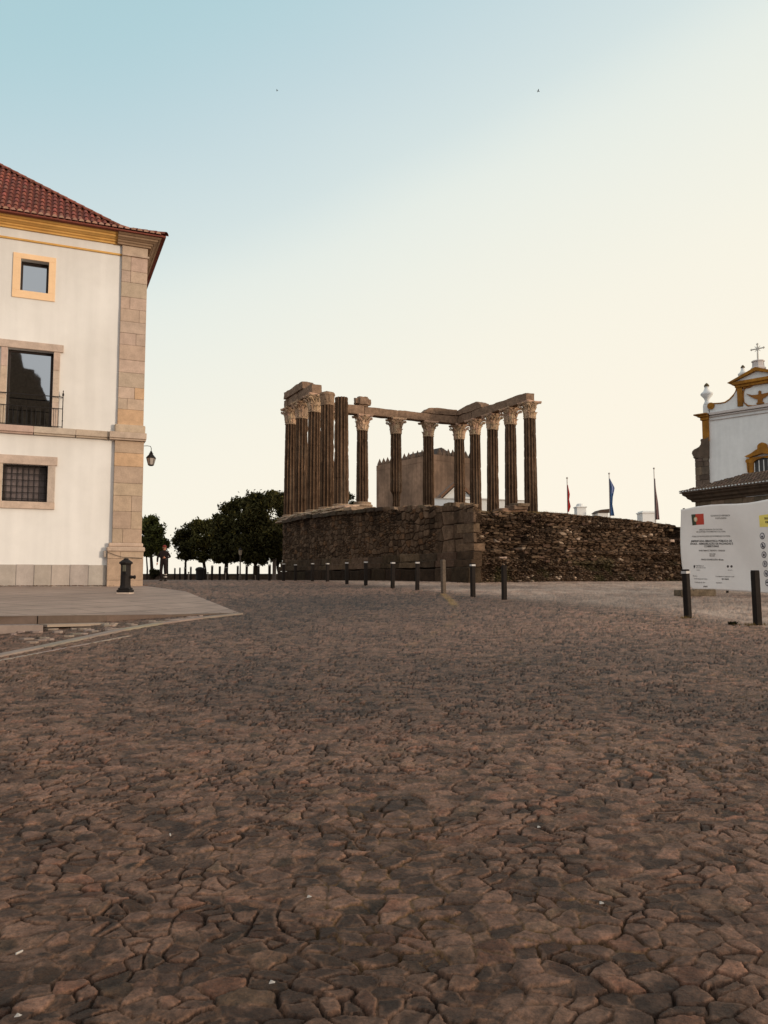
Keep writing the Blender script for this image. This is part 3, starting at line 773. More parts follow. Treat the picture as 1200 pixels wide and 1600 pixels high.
for k, r in enumerate(lows):
    s0, s1, z0, z1 = r
    o = k*PIT; sr = BP.sz(86, 750)[0]-o; sl = s0-(sr-s1); lz = BP.sz(40, 712)[1]; er = BP.sz(90, 716)[0]-o-sr; sz_ = BP.sz(40, 795)[1]
    m = MB(fr); m.cbox(sl-er, sr+er, .001, .075, z1, lz, .012, STN); m.cbox(sl, sr+.01, .001, .085, sz_, z0, .012, vary(STN, .05))
    m.cbox(sl, s0, .001, .06, z0+.002, z1-.002, .008, vary(STN, .05)); m.cbox(s1, sr, .001, .06, z0+.002, z1-.002, .008, vary(STN, .05))
    m.build('window_surround', M_blockstone, man)
    m = MB(fr); window_frame_box(m, (s0+.001, s1-.001, z0+.001, z1-.001), -.30, -.24, .06); wf = m.build('window', M_frame, man)
    m = MB(fr); m.box(s0+.06, s1-.06, -.28, -.27, z0+.06, z1-.06); m.build('pane', mat('painted_reflection_pane', (.16, .13, .13), .35, .35, .9, .05, hue=(.07, .055, .05)), wf)  # grey mirrored surroundings painted into the pane colour
    m = MB(fr)
    for i in range(8): s = s0+(s1-s0)*(i+.5)/8; m.box(s-.011, s+.011, -.10, -.078, z0, z1)
    for i in range(6): z = z0+(z1-z0)*(i+.5)/6; m.box(s0, s1, -.077, -.06, z-.012, z+.012)
    m.build('window_grille', M_iron, wf)
# small box on the pilaster base
m = MB(fr); a = BP.sz(162.5, 862); b = BP.sz(166, 870); m.cbox(a[0]-.02, b[0]-.02, .05, .17, b[1]-.02, a[1]+.03, .01); m.build('junction_box', M_grey, man)
m = MB(fr); zc = BP.sz(175, 863)[1]
m.tube([(S_BS+.0, .25, zc), (S_BS+.25, .265, zc-.10), (S_BS+.5, .262, zc-.17), (SP+.05, .262, zc-.20)], .008, 5); m.build('cable', M_iron, man)

# wall lantern on a bracket
LB = BP.P(SP+.03, BP.sz(222, 692)[1]-.0, -.25)
lt = at(236, 716, LB.y)
lan = empty('wall_lantern', (lt.x, lt.y, lt.z-.26)); tag(lan, 'black iron wall lantern hanging from a bracket on the mansion corner', 'street lamp')
x, y, z = lt.x, lt.y, lt.z
m = MB(); m.tube([(LB.x-.05, LB.y, z+.44), (x-.14, y, z+.45), (x-.03, y, z+.43), (x, y, z+.36), (x, y, z+.22)], .012, 6); m.build('bracket', M_iron, lan)
m = MB(); m.lathe([(.02, .26), (.05, .22), (.035, .20), (.085, .18), (.06, .16), (.09, .12), (.175, .02), (.18, 0), (.165, -.004)], (x, y, z), 6); m.build('hood', M_iron, lan)
m = MB(); m.lathe([(.155, -.006), (.095, -.235)], (x, y, z), 6); m.build('lamp_glass', flat('milky_glass', (.34, .30, .27), .3), lan)
m = MB(); m.lathe([(.10, -.24), (.11, -.25), (.06, -.28)], (x, y, z), 6)
for k in range(6):
    a = 2*math.pi*(k+.5)/6; m.tube([(x+.162*math.cos(a), y+.162*math.sin(a), z-.004), (x+.10*math.cos(a), y+.10*math.sin(a), z-.24)], .009, 4)
m.build('cage', M_iron, lan)

# cast iron drinking fountain in front of the pilaster
FPz = gpt(196, 929)
Yf = 22.5; fb = at(195.5, 929.5, Yf); fx, fy, fz = fb
ft = at(195, 872, Yf).z-fz
df = empty('drinking_fountain', fb); tag(df, 'dark cast iron drinking fountain post standing on the pavement by the pilaster', 'fountain')
m = MB(); m.cbox(fx-.20, fx+.20, fy-.20, fy+.20, fz-.06, fz+.07, .02, (.46, .36, .29)); m.build('stone_base', M_blockstone, df)
m = MB(); m.cbox(fx-.19, fx+.19, fy-.19, fy+.19, fz+.07, fz+.15, .02); m.cbox(fx-.165, fx+.165, fy-.165, fy+.165, fz+.15, fz+.20, .02)
m.lathe([(.16, .20), (.15, .24), (.14, .30), (.135, ft-.24), (.14, ft-.20), (.155, ft-.17), (.185, ft-.155), (.185, ft-.12), (.16, ft-.10), (.11, ft-.06), (.07, ft-.04), (.07, ft-.01), (.03, ft)], (fx, fy, fz), 12)
m.build('body', M_iron, df)
m = MB(); a = Vector((.35, -.93, 0)).normalized(); b = Vector((a.y*-1, a.x, 0))
c0 = Vector((fx, fy, fz))
m.tube([c0+a*.14+Vector((0, 0, .62)), c0+a*.26+Vector((0, 0, .62)), c0+a*.29+Vector((0, 0, .56))], .022, 6); m.build('tap', M_iron, df)
m = MB(); m.tube([c0+Vector((.15, -.02, .50)), c0+Vector((.24, -.02, .50))], [.05, .035], 8); m.tube([c0+Vector((.24, -.02, .50)), c0+Vector((.285, -.02, .50))], [.055, .05], 8); m.build('side_spout', M_iron, df)
m = MB(); q = Vector((0, -.163, 0)); m.cbox(fx-.045, fx+.045, fy-.150, fy-.132, fz+.66, fz+.84, .004); m.build('badge', flat('worn_green_paint', (.08, .075, .05), .45), df)

# ================================================================== ROMAN TEMPLE
TA = .45845526; ta = Vector((math.cos(TA), math.sin(TA))); tb = Vector((math.sin(TA), -math.cos(TA)))
TP0 = Vector((-6.638338, 55.886)); SA, SB = 2.81017, 2.295745
def T(p):
    q = TP0+ta*p[0]+tb*p[1]; return Vector((q.x, q.y, p[2]))
def Tuv(X, Y):
    q = Vector((X, Y))-TP0; return q.dot(ta), q.dot(tb)
ZCAP = EYE+10.9; HCAP = 1.18; ZARC = ZCAP+HCAP; ZSTY = EYE+4.42
tr = T((7, 12, gz(44))); tem = empty('roman_temple', tr)
tag(tem, 'ruined roman temple with fluted corinthian columns on a high rubble stone podium', 'ruin')
SHC = (.062, .037, .023)
def shaft_mesh(name, seed, H, r0=.46, r1=.405, dmg=1.0, cut=None):
    NF = 12; per = 8; n = NF*per; nr = 60
    th = np.arange(n)*2*np.pi/n; zz = np.linspace(0, H, nr+1)
    fr_ = (np.arange(n) % per)/per
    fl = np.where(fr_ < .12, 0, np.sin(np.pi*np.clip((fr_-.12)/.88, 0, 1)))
    t = zz/H; rad = r0+(r1-r0)*(t**1.4)
    RR = rad[:, None]-(.080*fl)[None, :]
    TT, ZZ = np.meshgrid(th, zz)
    cx, cy = np.cos(TT), np.sin(TT)
    nA = fbm(TT*3.2/1.0+seed*7.1, ZZ*1.3, seed, 4)+0*ZZ
    # make noise wrap
    w = TT/(2*np.pi); nB = fbm((TT-2*np.pi)*3.2+seed*7.1, ZZ*1.3, seed, 4); nA = nA*(1-w)+nB*w
    bite = sstep(.60, .78, nA)*dmg
    RR = RR-.075*bite-.02*(fbm(TT*9, ZZ*4, seed+3, 3)-.5)
    # drum joints
    joints = np.cumsum(np.random.default_rng(seed).uniform(1.0, 2.1, 8))
    for j in joints: RR = RR-.022*np.exp(-((ZZ-j)/.03)**2)
    if cut is not None: RR = RR-.16*sstep(cut+.25, cut-.05, ZZ)*sstep(.35, .6, nA+.2)
    drum = np.searchsorted(joints, zz); dr = np.random.default_rng(seed+9).uniform(.82, 1.2, 12)[drum]
    C = np.array(SHC)[None, None, :]*dr[:, None, None]*(.80+.42*fbm(TT*2, ZZ*2, seed+5, 4))[..., None]
    C = C*(1-.35*bite[..., None])+np.array([.17, .11, .07])*.35*bite[..., None]
    ridge = np.broadcast_to((1-sstep(.0, .35, fl))[None, :], TT.shape)*(.35+.9*fbm(TT*3, ZZ*1.1, seed+70, 3)); C = C*(1-ridge[..., None]*.7)+np.array([.25, .155, .095])*ridge[..., None]*.7  # paler worn ridges, with the sun's highlight put into their colour
    lic = sstep(.58, .75, fbm(TT*1.5+seed, ZZ*.7, seed+40, 4))[..., None]; C = C*(1-lic*.35)+np.array([.14, .105, .075])*lic*.35
    V = np.stack([RR*cx, RR*cy, ZZ], -1).reshape(-1, 3)
    me = bpy.data.meshes.new(name)
    fs = [(i*n+k, i*n+(k+1) % n, (i+1)*n+(k+1) % n, (i+1)*n+k) for i in range(nr) for k in range(n)]
    fs.append(tuple(range(n))[::-1]); fs.append(tuple(nr*n+k for k in range(n)))
    me.from_pydata(V.tolist(), [], fs)
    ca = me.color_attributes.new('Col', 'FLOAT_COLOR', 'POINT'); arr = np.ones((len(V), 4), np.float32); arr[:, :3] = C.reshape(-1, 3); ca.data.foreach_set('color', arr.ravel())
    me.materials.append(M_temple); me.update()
    return me
MBC = (.40, .275, .185)
def capital_mesh(seed, plain=False):
    rd = random.Random(seed); m = MB(); m.col = MBC
    if plain:
        m.lathe([(.40, 0), (.43, .03), (.42, .07), (.44, .22), (.43, .45), (.46, .62), (.50, .70), (.48, .80), (.40, .86)], n=18, col=(.24, .16, .105))
        for k in range(7):
            a = rd.uniform(0, 6.28); m.cbox(.38*math.cos(a)-.1, .38*math.cos(a)+.1, .38*math.sin(a)-.1, .38*math.sin(a)+.1, rd.uniform(.1, .5), rd.uniform(.55, .9), .03, (.22, .15, .10), .03)
    else:
        m.lathe([(.42, -.02), (.445, .02), (.42, .06), (.385, .08), (.385, .35), (.40, .65), (.47, .90), (.55, 1.02), (.50, 1.03)], n=24, col=(.36, .25, .165))
        def leaf(a, z0, h, w, r_in, curl, col):
            vs = []; R_ = 6
            for i in range(R_+1):
                t = i/R_; z = z0+h*min(t*1.12, 1-.12*max(0, (t-.85)/.15)*1.0)
                r = r_in+.02+curl*(t**2.6); ww = w*(.75+.55*math.sin(math.pi*min(t*1.05, 1)))*(1 if t < .9 else .6)
                for j in (-1, -.5, 0, .5, 1):
                    off = ww*j*.5; rr = r-.035*abs(j)+.028*(1 if j == 0 else 0)
                    ca_, sa_ = math.cos(a), math.sin(a)
                    jz = (.018*((i+int(2*abs(j))) % 2))
                    vs.append((rr*ca_-off*sa_, rr*sa_+off*ca_, z+jz-.03*abs(j)))
            fs = [(i*5+j, i*5+j+1, (i+1)*5+j+1, (i+1)*5+j) for i in range(R_) for j in range(4)]
            b = len(vs); vs += [(x*.86, y*.86, z) for x, y, z in vs]; fs += [tuple(b+q for q in f[::-1]) for f in fs]
            for i in range(R_): fs += [(i*5, (i+1)*5, b+(i+1)*5, b+i*5), (i*5+4, b+i*5+4, b+(i+1)*5+4, (i+1)*5+4)]
            fs.append((R_*5, R_*5+1, R_*5+2, R_*5+3, R_*5+4, b+R_*5+4, b+R_*5+3, b+R_*5+2, b+R_*5+1, b+R_*5))
            m.add(vs, fs, col)
        for k in range(8): 
            if rd.random() > .12: leaf(2*math.pi*k/8+rd.uniform(-.03, .03), .05, .40+rd.uniform(-.05, .03), .28, .40, .13+rd.uniform(-.03, .03), vary(MBC, .18))
        for k in range(8):
            if rd.random() > .12: leaf(2*math.pi*(k+.5)/8+rd.uniform(-.03, .03), .12, .68+rd.uniform(-.06, .04), .27, .41, .17+rd.uniform(-.04, .03), vary(MBC, .18))
        for k in range(4):       # corner volutes and stalks
            a = math.pi/4+k*math.pi/2
            if rd.random() < .12: continue
            d = Vector((math.cos(a), math.sin(a), 0)); sd = Vector((-d.y, d.x, 0))
            for sgn in (-1, 1):
                pts = [d*.42+sd*.16*sgn+Vector((0, 0, .60)), d*.52+sd*.12*sgn+Vector((0, 0, .78)), d*.66+sd*.05*sgn+Vector((0, 0, .93)), d*.76+sd*.035*sgn+Vector((0, 0, .94)), d*.79+sd*.035*sgn+Vector((0, 0, .86)), d*.74+sd*.035*sgn+Vector((0, 0, .80)), d*.69+sd*.035*sgn+Vector((0, 0, .85))]
                m.tube(pts, [.04, .05, .055, .05, .045, .04, .03], 6, vary(MBC, .15))
            leaf(a, .55, .28, .22, .47, .22, vary(MBC, .15))
        for k in range(4):       # middle flowers
            a = k*math.pi/2; m.lathe([(.02, -.07), (.09, -.04), (.1, .04), (.03, .08)], (.56*math.cos(a), .56*math.sin(a), 1.06), 7, vary(MBC, .15))
            for sgn in (-1, 1):
                d = Vector((math.cos(a), math.sin(a), 0)); sd = Vector((-d.y, d.x, 0))
                m.tube([d*.44+sd*.12*sgn+Vector((0, 0, .66)), d*.50+sd*.12*sgn+Vector((0, 0, .84)), d*.55+sd*.05*sgn+Vector((0, 0, .90)), d*.53+sd*.02*sgn+Vector((0, 0, .84))], [.03, .035, .035, .025], 5, vary(MBC, .15))
        # concave sided abacus
        pts = []
        for k in range(4):
            a0 = math.pi/4+k*math.pi/2
            for q in range(7):
                t = q/7; A = Vector((math.cos(a0), math.sin(a0)))*.80; B = Vector((math.cos(a0+math.pi/2), math.sin(a0+math.pi/2)))*.80
                p = A.lerp(B, t); k2 = 1-.13*math.sin(math.pi*t); p = p*k2
                if q == 0:
                    sd = Vector((-A.y, A.x)).normalized()*.06; pts += [tuple(A-sd), tuple(A+sd)]
                else: pts.append(tuple(p))
        m.extrude_xy(pts, 1.03, 1.09, vary(MBC, .1)); m.extrude_xy([(x*1.04, y*1.04) for x, y in pts], 1.095, HCAP, vary(MBC, .1))
    # wear: push vertices by noise
    v = np.array(m.v); k = np.array(m.c)
    nn = np.stack([fbm(v[:, 0]*6+seed+i*9, v[:, 1]*6+v[:, 2]*5, seed+i, 3)-.5 for i in range(3)], -1)
    v = v+nn*.085
    m.v = [tuple(p) for p in v]; kk = (.72+.55*fbm(v[:, 0]*5+v[:, 2]*7, v[:, 1]*5, seed+8, 3))[:, None]
    m.c = [tuple(c) for c in k*kk]
    return m
def base_mb():
    m = MB(); m.cbox(-.62, .62, -.62, .62, -.44, -.26, .03, (.20, .14, .095), .02)
    m.lathe([(.60, -.26), (.64, -.20), (.60, -.14), (.53, -.12), (.51, -.09), (.55, -.06), (.54, -.02), (.47, 0)], n=24, col=(.34, .24, .165))
    return m
shafts = {}
HS = ZCAP-ZSTY
capmeshes = []
colA = [(i*SA, 0) for i in range(6)]; colC = [(0, (j+1)*SB) for j in range(4)]; colB = [(5*SA, (j+1)*SB) for j in range(4)]
spec = []
for k, (u, v) in enumerate(colA+colC+colB):
    spec.append((u, v, 'none' if k == 9 else 'plain' if k == 8 else 'full'))
cap_obj = {}
base_proto = None
for k, (u, v, ck) in enumerate(spec):
    zb = ZSTY; H_ = HS
    if k == 2: zb = EYE+5.45; H_ = ZCAP-zb
    if ck == 'none': H_ = HS+.05
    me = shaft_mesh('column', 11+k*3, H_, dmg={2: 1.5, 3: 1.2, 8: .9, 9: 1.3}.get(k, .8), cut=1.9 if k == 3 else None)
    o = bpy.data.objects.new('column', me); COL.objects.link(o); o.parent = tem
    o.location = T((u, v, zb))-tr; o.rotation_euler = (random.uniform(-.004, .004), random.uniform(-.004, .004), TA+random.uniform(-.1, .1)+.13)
    ROOT[o.name] = Vector((0, 0, 0))
    if ck != 'none':
        key = ck if ck == 'plain' else 'full%d' % (k % 3)
        if key not in cap_obj: c = cap_obj[key] = capital_mesh(31+k, ck == 'plain').build('capital', M_marble, o, smooth=False)
        else: c = cap_obj[key].copy(); COL.objects.link(c); c.parent = o
        c.location = (0, 0, H_-.01); c.rotation_euler = (0, 0, -o.rotation_euler.z+TA+(math.pi/2)*random.randrange(4))
    if base_proto is None: base_proto = base_mb().build('column_base', M_marble, o); bc = base_proto
    else: bc = base_proto.copy(); COL.objects.link(bc); bc.parent = o
    bc.location = (0, 0, 0)
    if k == 2: bc.scale = (1.22, 1.22, 1.35); bc.location = (0, 0, .12)
# entablature blocks
def rough_block(mb, u0, u1, v0, v1, z0, z1, seed, col, nx=10, nz=6, amp=.05, topcut=None, round_=0):
    """weathered stone block: a box grid with noise, optional shaped top"""
    bm = bmesh.new(); bmesh.ops.create_cube(bm, size=1)
    bmesh.ops.bevel(bm, geom=bm.edges[:], offset=.05+round_, segments=1+int(round_ > 0)*2, affect='EDGES')
    L = max(u1-u0, v1-v0, z1-z0)
    bmesh.ops.subdivide_edges(bm, edges=[e for e in bm.edges if e.calc_length() > .3], cuts=nx if L > 1.5 else 5, use_grid_fill=True)
    vs = np.array([v.co[:] for v in bm.verts]); bm.verts.index_update(); fs = [tuple(v.index for v in f.verts) for f in bm.faces]; bm.free()
    dims = np.array([u1-u0, v1-v0, z1-z0]); vs = (vs+.5)*dims+np.array([u0, v0, z0])
    n = np.stack([fbm(vs[:, 0]*2.2+vs[:, 2]*1.7+seed+i*5, vs[:, 1]*2.2+vs[:, 2]*1.1, seed+i, 4)-.5 for i in range(3)], -1)
    vs = vs+n*amp*2
    if topcut: vs[:, 2] = np.minimum(vs[:, 2], topcut(vs[:, 0], vs[:, 1])+n[:, 0]*.08)
    kk = (.72+.56*fbm(vs[:, 0]*2.5+seed, vs[:, 1]*2.5+vs[:, 2]*3, seed+8, 4))
    b = len(mb.v)
    for p, q in zip(vs, kk): mb.v.append(tuple(mb.fr(Vector(p)))); mb.c.append(tuple(c*q for c in col))
    for f in fs: mb.f.append(tuple(b+i for i in f))
AR = (.20, .13, .088); w_ = .37; ha = .60
def arch(u0, u1, v0, v1, z0, z1, seed, **kw):
    m = MB(T); rough_block(m, u0, u1, v0, v1, z0, z1, seed, AR, **kw); m.build('architrave_block', M_marble, tem)
for i in range(5):
    arch(i*SA+(-.42 if i == 0 else .01), (i+1)*SA-.01, -w_, w_, ZARC, ZARC+ha+(.05 if i == 1 else 0), 3+i, amp=.045)
for j in range(2):       # left leg, over the first three columns
    arch(-w_, w_, j*SB+w_+.02 if j == 0 else j*SB+.01, (j+1)*SB+(.40 if j == 1 else -.01), ZARC, ZARC+ha+.04, 20+j, amp=.05)
for j in range(4):
    arch(5*SA-w_, 5*SA+w_, (j*SB+w_+.02) if j == 0 else j*SB+.01, (j+1)*SB-.01+(0 if j < 3 else .10), ZARC, ZARC+ha+.02, 30+j, amp=.05)
# second course pieces
arch(-.46, .42, -.45, SB*1.50, ZARC+ha+.04, ZARC+ha+.56, 41, amp=.07)                                            # long block on the left leg
arch(2*SA-.62, 2*SA+.62, -.42, .42, ZARC+ha+.03, ZARC+ha+.80, 42, amp=.09, round_=.16)                             # rounded block on the facade
arch(4*SA-.55, 5*SA-.40, -.42, .42, ZARC+ha+.01, ZARC+ha+.50, 43, amp=.07, topcut=lambda u, v: ZARC+ha+.50-np.clip((4*SA-.05-u)*.9, 0, .4))
arch(5*SA-.42, 5*SA+.45, -.44, SB*1.62, ZARC+ha+.03, ZARC+ha+.62, 44, amp=.07, topcut=lambda u, v: ZARC+ha+.62-np.clip((v-SB*1.45)*.9, 0, .4)-np.clip((SB*.9-v)*.12, 0, .3))
# ------------------------------------------------------------------ podium
U0 = -1.0; U1 = 5*SA+1.1; V0 = -1.2
def face_v(px):          # v where the left face (u=U0) is seen at px
    lo, hi = -5, 40
    for _ in range(50):
        mid = (lo+hi)/2; p = T((U0, mid, 0)); q = 600+FPX*p.x/(p.y*CT)
        if q < px: lo = mid
        else: hi = mid
    return lo
V0 = face_v(441)

VN = face_v(741)
vleft = [face_v(x) for x in (438, 470, 500, 545, 592, 640, 690, 720, 741)]
def top_at(px, py): v = face_v(px); p = T((U0, v, 0)); return at(px, py, p.y).z
zleft = [top_at(x, y) for x, y in ((438, 815), (470, 808), (500, 804), (545, 799), (592, 794), (640, 796), (690, 790), (720, 791), (741, 790))]
zl = list(zleft)
def front_u(px):
    lo, hi = U0, 40
    for _ in range(50):
        mid = (lo+hi)/2; p = T((mid, VN, 0)); q = 600+FPX*p.x/(p.y*CT)
        if q < px: lo = mid
        else: hi = mid
    return lo
ufr = [front_u(x) for x in (741, 770, 800, 835, 870, 900, 940, 980, 1010, 1040, 1065)]
zfr = [at(x, y, T((front_u(x), VN, 0)).y).z for x, y in ((741, 790), (770, 797), (800, 798), (835, 799), (870, 798), (900, 801), (940, 805), (980, 808), (1010, 812), (1040, 815), (1065, 817))]
ufr += [ufr[-1]+2, U1+3.5]; zfr += [zfr[-1]-.3, zfr[-1]-1.3]
zm0 = EYE+1.02; ZGR = gz(45)-.1
# left face: coursed rubble wall above a moulded plinth
def face_left():
    nv, nz = 620, 130
    v = np.linspace(V0, VN, nv); zt = np.interp(v, vleft, zleft)+.16*(fbm(v*1.6, v*0, 4, 4)-.5)+.05*(fbm(v*6, v*0, 5, 2)-.5)
    zt = np.where(v < vleft[0], zleft[0], zt)
    t = np.linspace(0, 1, nz)
    VV = np.repeat(v[None, :], nz, 0); ZZ = zm0+(zt[None, :]-zm0)*t[:, None]
    wv = VV+.25*(fbm(VV*1.3, ZZ*1.3, 61, 3)-.5); wz = ZZ+.22*(fbm(VV*1.3+7, ZZ*1.3, 62, 3)-.5)
    e, a, b, dx, dy = voro(wv/.46, wz/.30, .75, 9)
    e2, a2, b2, _, _ = voro(wv/.18, wz/.13, .8, 19)
    small = sstep(.45, .6, fbm(VV*.9, ZZ*1.6, 66, 3))
    ee = e*(1-small)+e2*.45*small
    r1 = _h(a, b, 5)*(1-small)+_h(a2, b2, 5)*small; r2 = _h(a, b, 6)*(1-small)+_h(a2, b2, 6)*small
    jt = 1-sstep(.02, .13, ee)
    d = -.05*jt+.035*(r1-.5)+.04*(fbm(VV*5, ZZ*5, 68, 3)-.5)+.10*(fbm(VV*.7, ZZ*.7, 69, 3)-.5)
    near = sstep(VN-3.6, VN-2.6, VV)          # big ashlar near the corner
    eb, ab, bb, _, _ = voro((VV+.0*ZZ)/.95, ZZ/.62, .35, 77); jb = 1-sstep(.01, .05, eb)
    d = d*(1-near)+near*(-.06*jb+.03*(_h(ab, bb, 3)-.5)+.02*(fbm(VV*5, ZZ*5, 68, 3)-.5)); r1 = r1*(1-near)+near*_h(ab, bb, 9); jt = jt*(1-near)+jb*near
    base = np.array([.042, .026, .016]); lite = np.array([.150, .098, .065])
    c = base+(lite-base)*np.clip(r1*.9+.35*(fbm(VV*.8, ZZ*1.2, 71, 3)-.5)+near*.28, 0, 1)[..., None]
    red = sstep(.8, .95, r2)[..., None]*(1-near[..., None]); c = c*(1-red)+np.array([.12, .066, .036])*red
    c = c*(1-.62*jt[..., None])
    # dark run-off stains and lichen under the top edge
    st = sstep(.42, .72, fbm(VV*1.6, ZZ*.35, 81, 4))*sstep(1.8, .2, zt[None, :]-ZZ)
    c = c*(1-.6*st[..., None])*(.74+.5*fbm(VV*6, ZZ*6, 85, 3))[..., None]
    P = np.stack([U0-d, VV, ZZ], -1).reshape(-1, 3)
    W = np.array([TP0.x, TP0.y, 0])+P[:, :1]*np.array([ta.x, ta.y, 0])+P[:, 1:2]*np.array([tb.x, tb.y, 0])+P[:, 2:]*np.array([0, 0, 1])
    grid_mesh('podium_wall', W, nz, nv, c.reshape(-1, 3), M_rubble, tem, smooth=False)
face_left()
m = MB(T); rd = random.Random(3); v = V0-.1
while v < VN-.3:         # plinth: lower course of dark slabs, projecting, and the moulded ledge above
    w = rd.uniform(1.0, 1.9); v2 = min(v+w, VN+.10)
    if VN-v2 < .5: v2 = VN+.10
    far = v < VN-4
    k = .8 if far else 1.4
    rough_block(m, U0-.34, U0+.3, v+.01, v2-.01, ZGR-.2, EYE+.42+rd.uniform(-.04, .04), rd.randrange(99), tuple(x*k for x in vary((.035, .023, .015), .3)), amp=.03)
    v = v2
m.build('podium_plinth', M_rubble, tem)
m = MB(T); v = V0-.1
while v < VN-.3:
    w = rd.uniform(1.2, 2.4); v2 = min(v+w, VN+.16)
    if VN-v2 < .5: v2 = VN+.16
    k = vary((.085, .056, .037), .35)
    rough_block(m, U0-.26, U0+.3, v+.01, v2-.01, EYE+.46, EYE+.74+rd.uniform(-.03, .03), rd.randrange(99), k, amp=.035)
    rough_block(m, U0-.14, U0+.3, v+.02, v2-.02, EYE+.74, EYE+1.08+rd.uniform(-.04, .05), rd.randrange(99), k, amp=.05)
    v = v2
m.build('podium_moulding', M_rubble, tem)
# stylobate: pale worn slabs under the left leg, and edge stones along the rim
m = MB(T); v = V0
while v < face_v(596):
    w = rd.uniform(.7, 1.3)
    if v < 11.2:
        rough_block(m, -.80+rd.uniform(-.1, .05), .7, v+.01, v+w-.01, ZSTY-.66, ZSTY-.44, rd.randrange(99), vary((.30, .215, .15), .2), amp=.08)
    rough_block(m, U0-.16+rd.uniform(-.06, .08), -.3, v+.01, v+w-.01, float(np.interp(v, vleft, zleft))-.18, float(np.interp(v, vleft, zleft))+rd.uniform(.0, .10), rd.randrange(99), vary((.055, .038, .026), .25), amp=.06)  # rim stones darkened: the shadow below the slabs is in their colour
    v += w
for _ in range(150):
    v = rd.uniform(-.5, 11.0); z = rd.choice([ZSTY-.58, ZSTY-.50, ZSTY-.40, ZSTY-.30]); l = rd.uniform(.3, .9)
    o = -.95+rd.uniform(-.10, .12)+(z-ZSTY+.58)*.6
    m.cbox(o, o+.8, v, v+l, z, z+rd.uniform(.05, .10), .02, vary((.38, .285, .205), .3), .02)
m.build('stylobate', M_marble, tem)
# rim stones further along the left face (broken edge)
m = MB(T); v = face_v(600)
while v < VN-.3:
    w = rd.uniform(.25, .7)
    if rd.random() < .65:
        z = float(np.interp(v, vleft, zleft)); rough_block(m, U0+rd.uniform(-.03, .2), U0+rd.uniform(.5, .8), v, v+w, z-.12, z+rd.uniform(.02, .16), rd.randrange(99), vary((.15, .10, .068), .35), amp=.06)
    v += w
m.build('rim_stones', M_rubble, tem)
# front: the broken rubble core, flat stones laid in rough courses with a slight batter
def face_front():
    nu, nz = 760, 190
    u = np.linspace(U0+.02, U1+3.4, nu); zt = np.interp(u, ufr, zfr)+.14*(fbm(u*2, u*0, 14, 4)-.5)
    t = np.linspace(0, 1, nz); UU = np.repeat(u[None, :], nz, 0); ZZ = ZGR-.1+(zt[None, :]-ZGR+.1)*t[:, None]
    wz = ZZ+.30*(fbm(UU*.5, ZZ*.4, 101, 3)-.5)+.10*(fbm(UU*2.5, ZZ*2, 103, 3)-.5); wu = UU+.3*(fbm(UU, ZZ*2, 102, 3)-.5)
    e, a, b, dx, dy = voro(wu/.32, wz/.105, .85, 23)
    e2, a2, b2, _, _ = voro(wu/.13, wz/.08, .9, 29)
    low = sstep(EYE+1.1, EYE+.5, ZZ+.5*(fbm(UU*.8, ZZ*.8, 107, 3)-.5))
    mixm = sstep(.5, .62, fbm(UU*.8, ZZ*1.5, 104, 3)); mixm = np.maximum(mixm, low)
    ee = e*(1-mixm)+e2*.5*mixm; r1 = _h(a, b, 5)*(1-mixm)+_h(a2, b2, 5)*mixm; r2 = _h(a, b, 6)*(1-mixm)+_h(a2, b2, 6)*mixm
    jt = 1-sstep(.02, .16, ee)
    ledge = sstep(.38, .62, fbm(UU*.30, ZZ*4.2+.3*fbm(UU*.6, ZZ, 1, 2), 108, 3))
    d = .10*(r1-.5)-.10*jt+.19*(ledge-.5)+.24*(fbm(UU*.6, ZZ*.9, 109, 4)-.5)+.05*(fbm(UU*8, ZZ*8, 110, 2)-.5)
    hole = sstep(.62, .72, fbm(UU*.7+3, ZZ*1.1, 118, 3)); d = d-.30*hole
    batter = -.10-.55*np.clip((ZZ-ZGR)/3.2, 0, 1)
    keep = sstep(U0+.0, U0+.9, UU); d = d*(.25+.75*keep)+batter*keep
    dark = np.array([.050, .031, .019]); lite = np.array([.135, .088, .057])
    c = dark+(lite-dark)*np.clip(r1**1.6*1.05+.5*(fbm(UU, ZZ*2, 111, 3)-.5), 0, 1)[..., None]
    pale = sstep(.93, .98, r2)[..., None]; c = c*(1-pale)+np.array([.36, .27, .20])*pale
    veg = (sstep(.55, .7, fbm(UU*1.4, ZZ*1.8, 115, 4))*low*.6)[..., None]; c = c*(1-veg)+np.array([.05, .05, .02])*veg
    lowf = fbm(UU*.45, ZZ*.8, 119, 4); c = c*(1-.62*jt[..., None])*(.7+.55*fbm(UU*7, ZZ*7, 116, 3))[..., None]*(.45+1.1*lowf)[..., None]
    P = np.stack([UU, VN+d, ZZ], -1).reshape(-1, 3)
    W = np.array([TP0.x, TP0.y, 0])+P[:, :1]*np.array([ta.x, ta.y, 0])+P[:, 1:2]*np.array([tb.x, tb.y, 0])+P[:, 2:]*np.array([0, 0, 1])
    grid_mesh('rubble_core', W, nz, nu, c.reshape(-1, 3), M_rubble, tem, smooth=False)
face_front()
# protruding flat stones and loose blocks on the rubble face
m = MB(T)
for _ in range(330):
    u = random.uniform(U0+.6, U1+2.5); zt = float(np.interp(u, ufr, zfr)); z = random.uniform(ZGR+.1, zt-.1)
    o = -.10-.55*(z-ZGR)/3.2; l = random.uniform(.10, .42); h = random.uniform(.04, .11)
    if z < EYE+.7: l *= .6; h *= 1.1
    m.cbox(u-l/2, u+l/2, VN+o-.35, VN+o+random.uniform(-.06, .10), z, z+h, .018, vary((.095, .062, .042) if random.random() < .95 else (.33, .25, .19), .45), .02)
m.build('rubble_facing', M_rubble, tem)['kind'] = 'stuff'
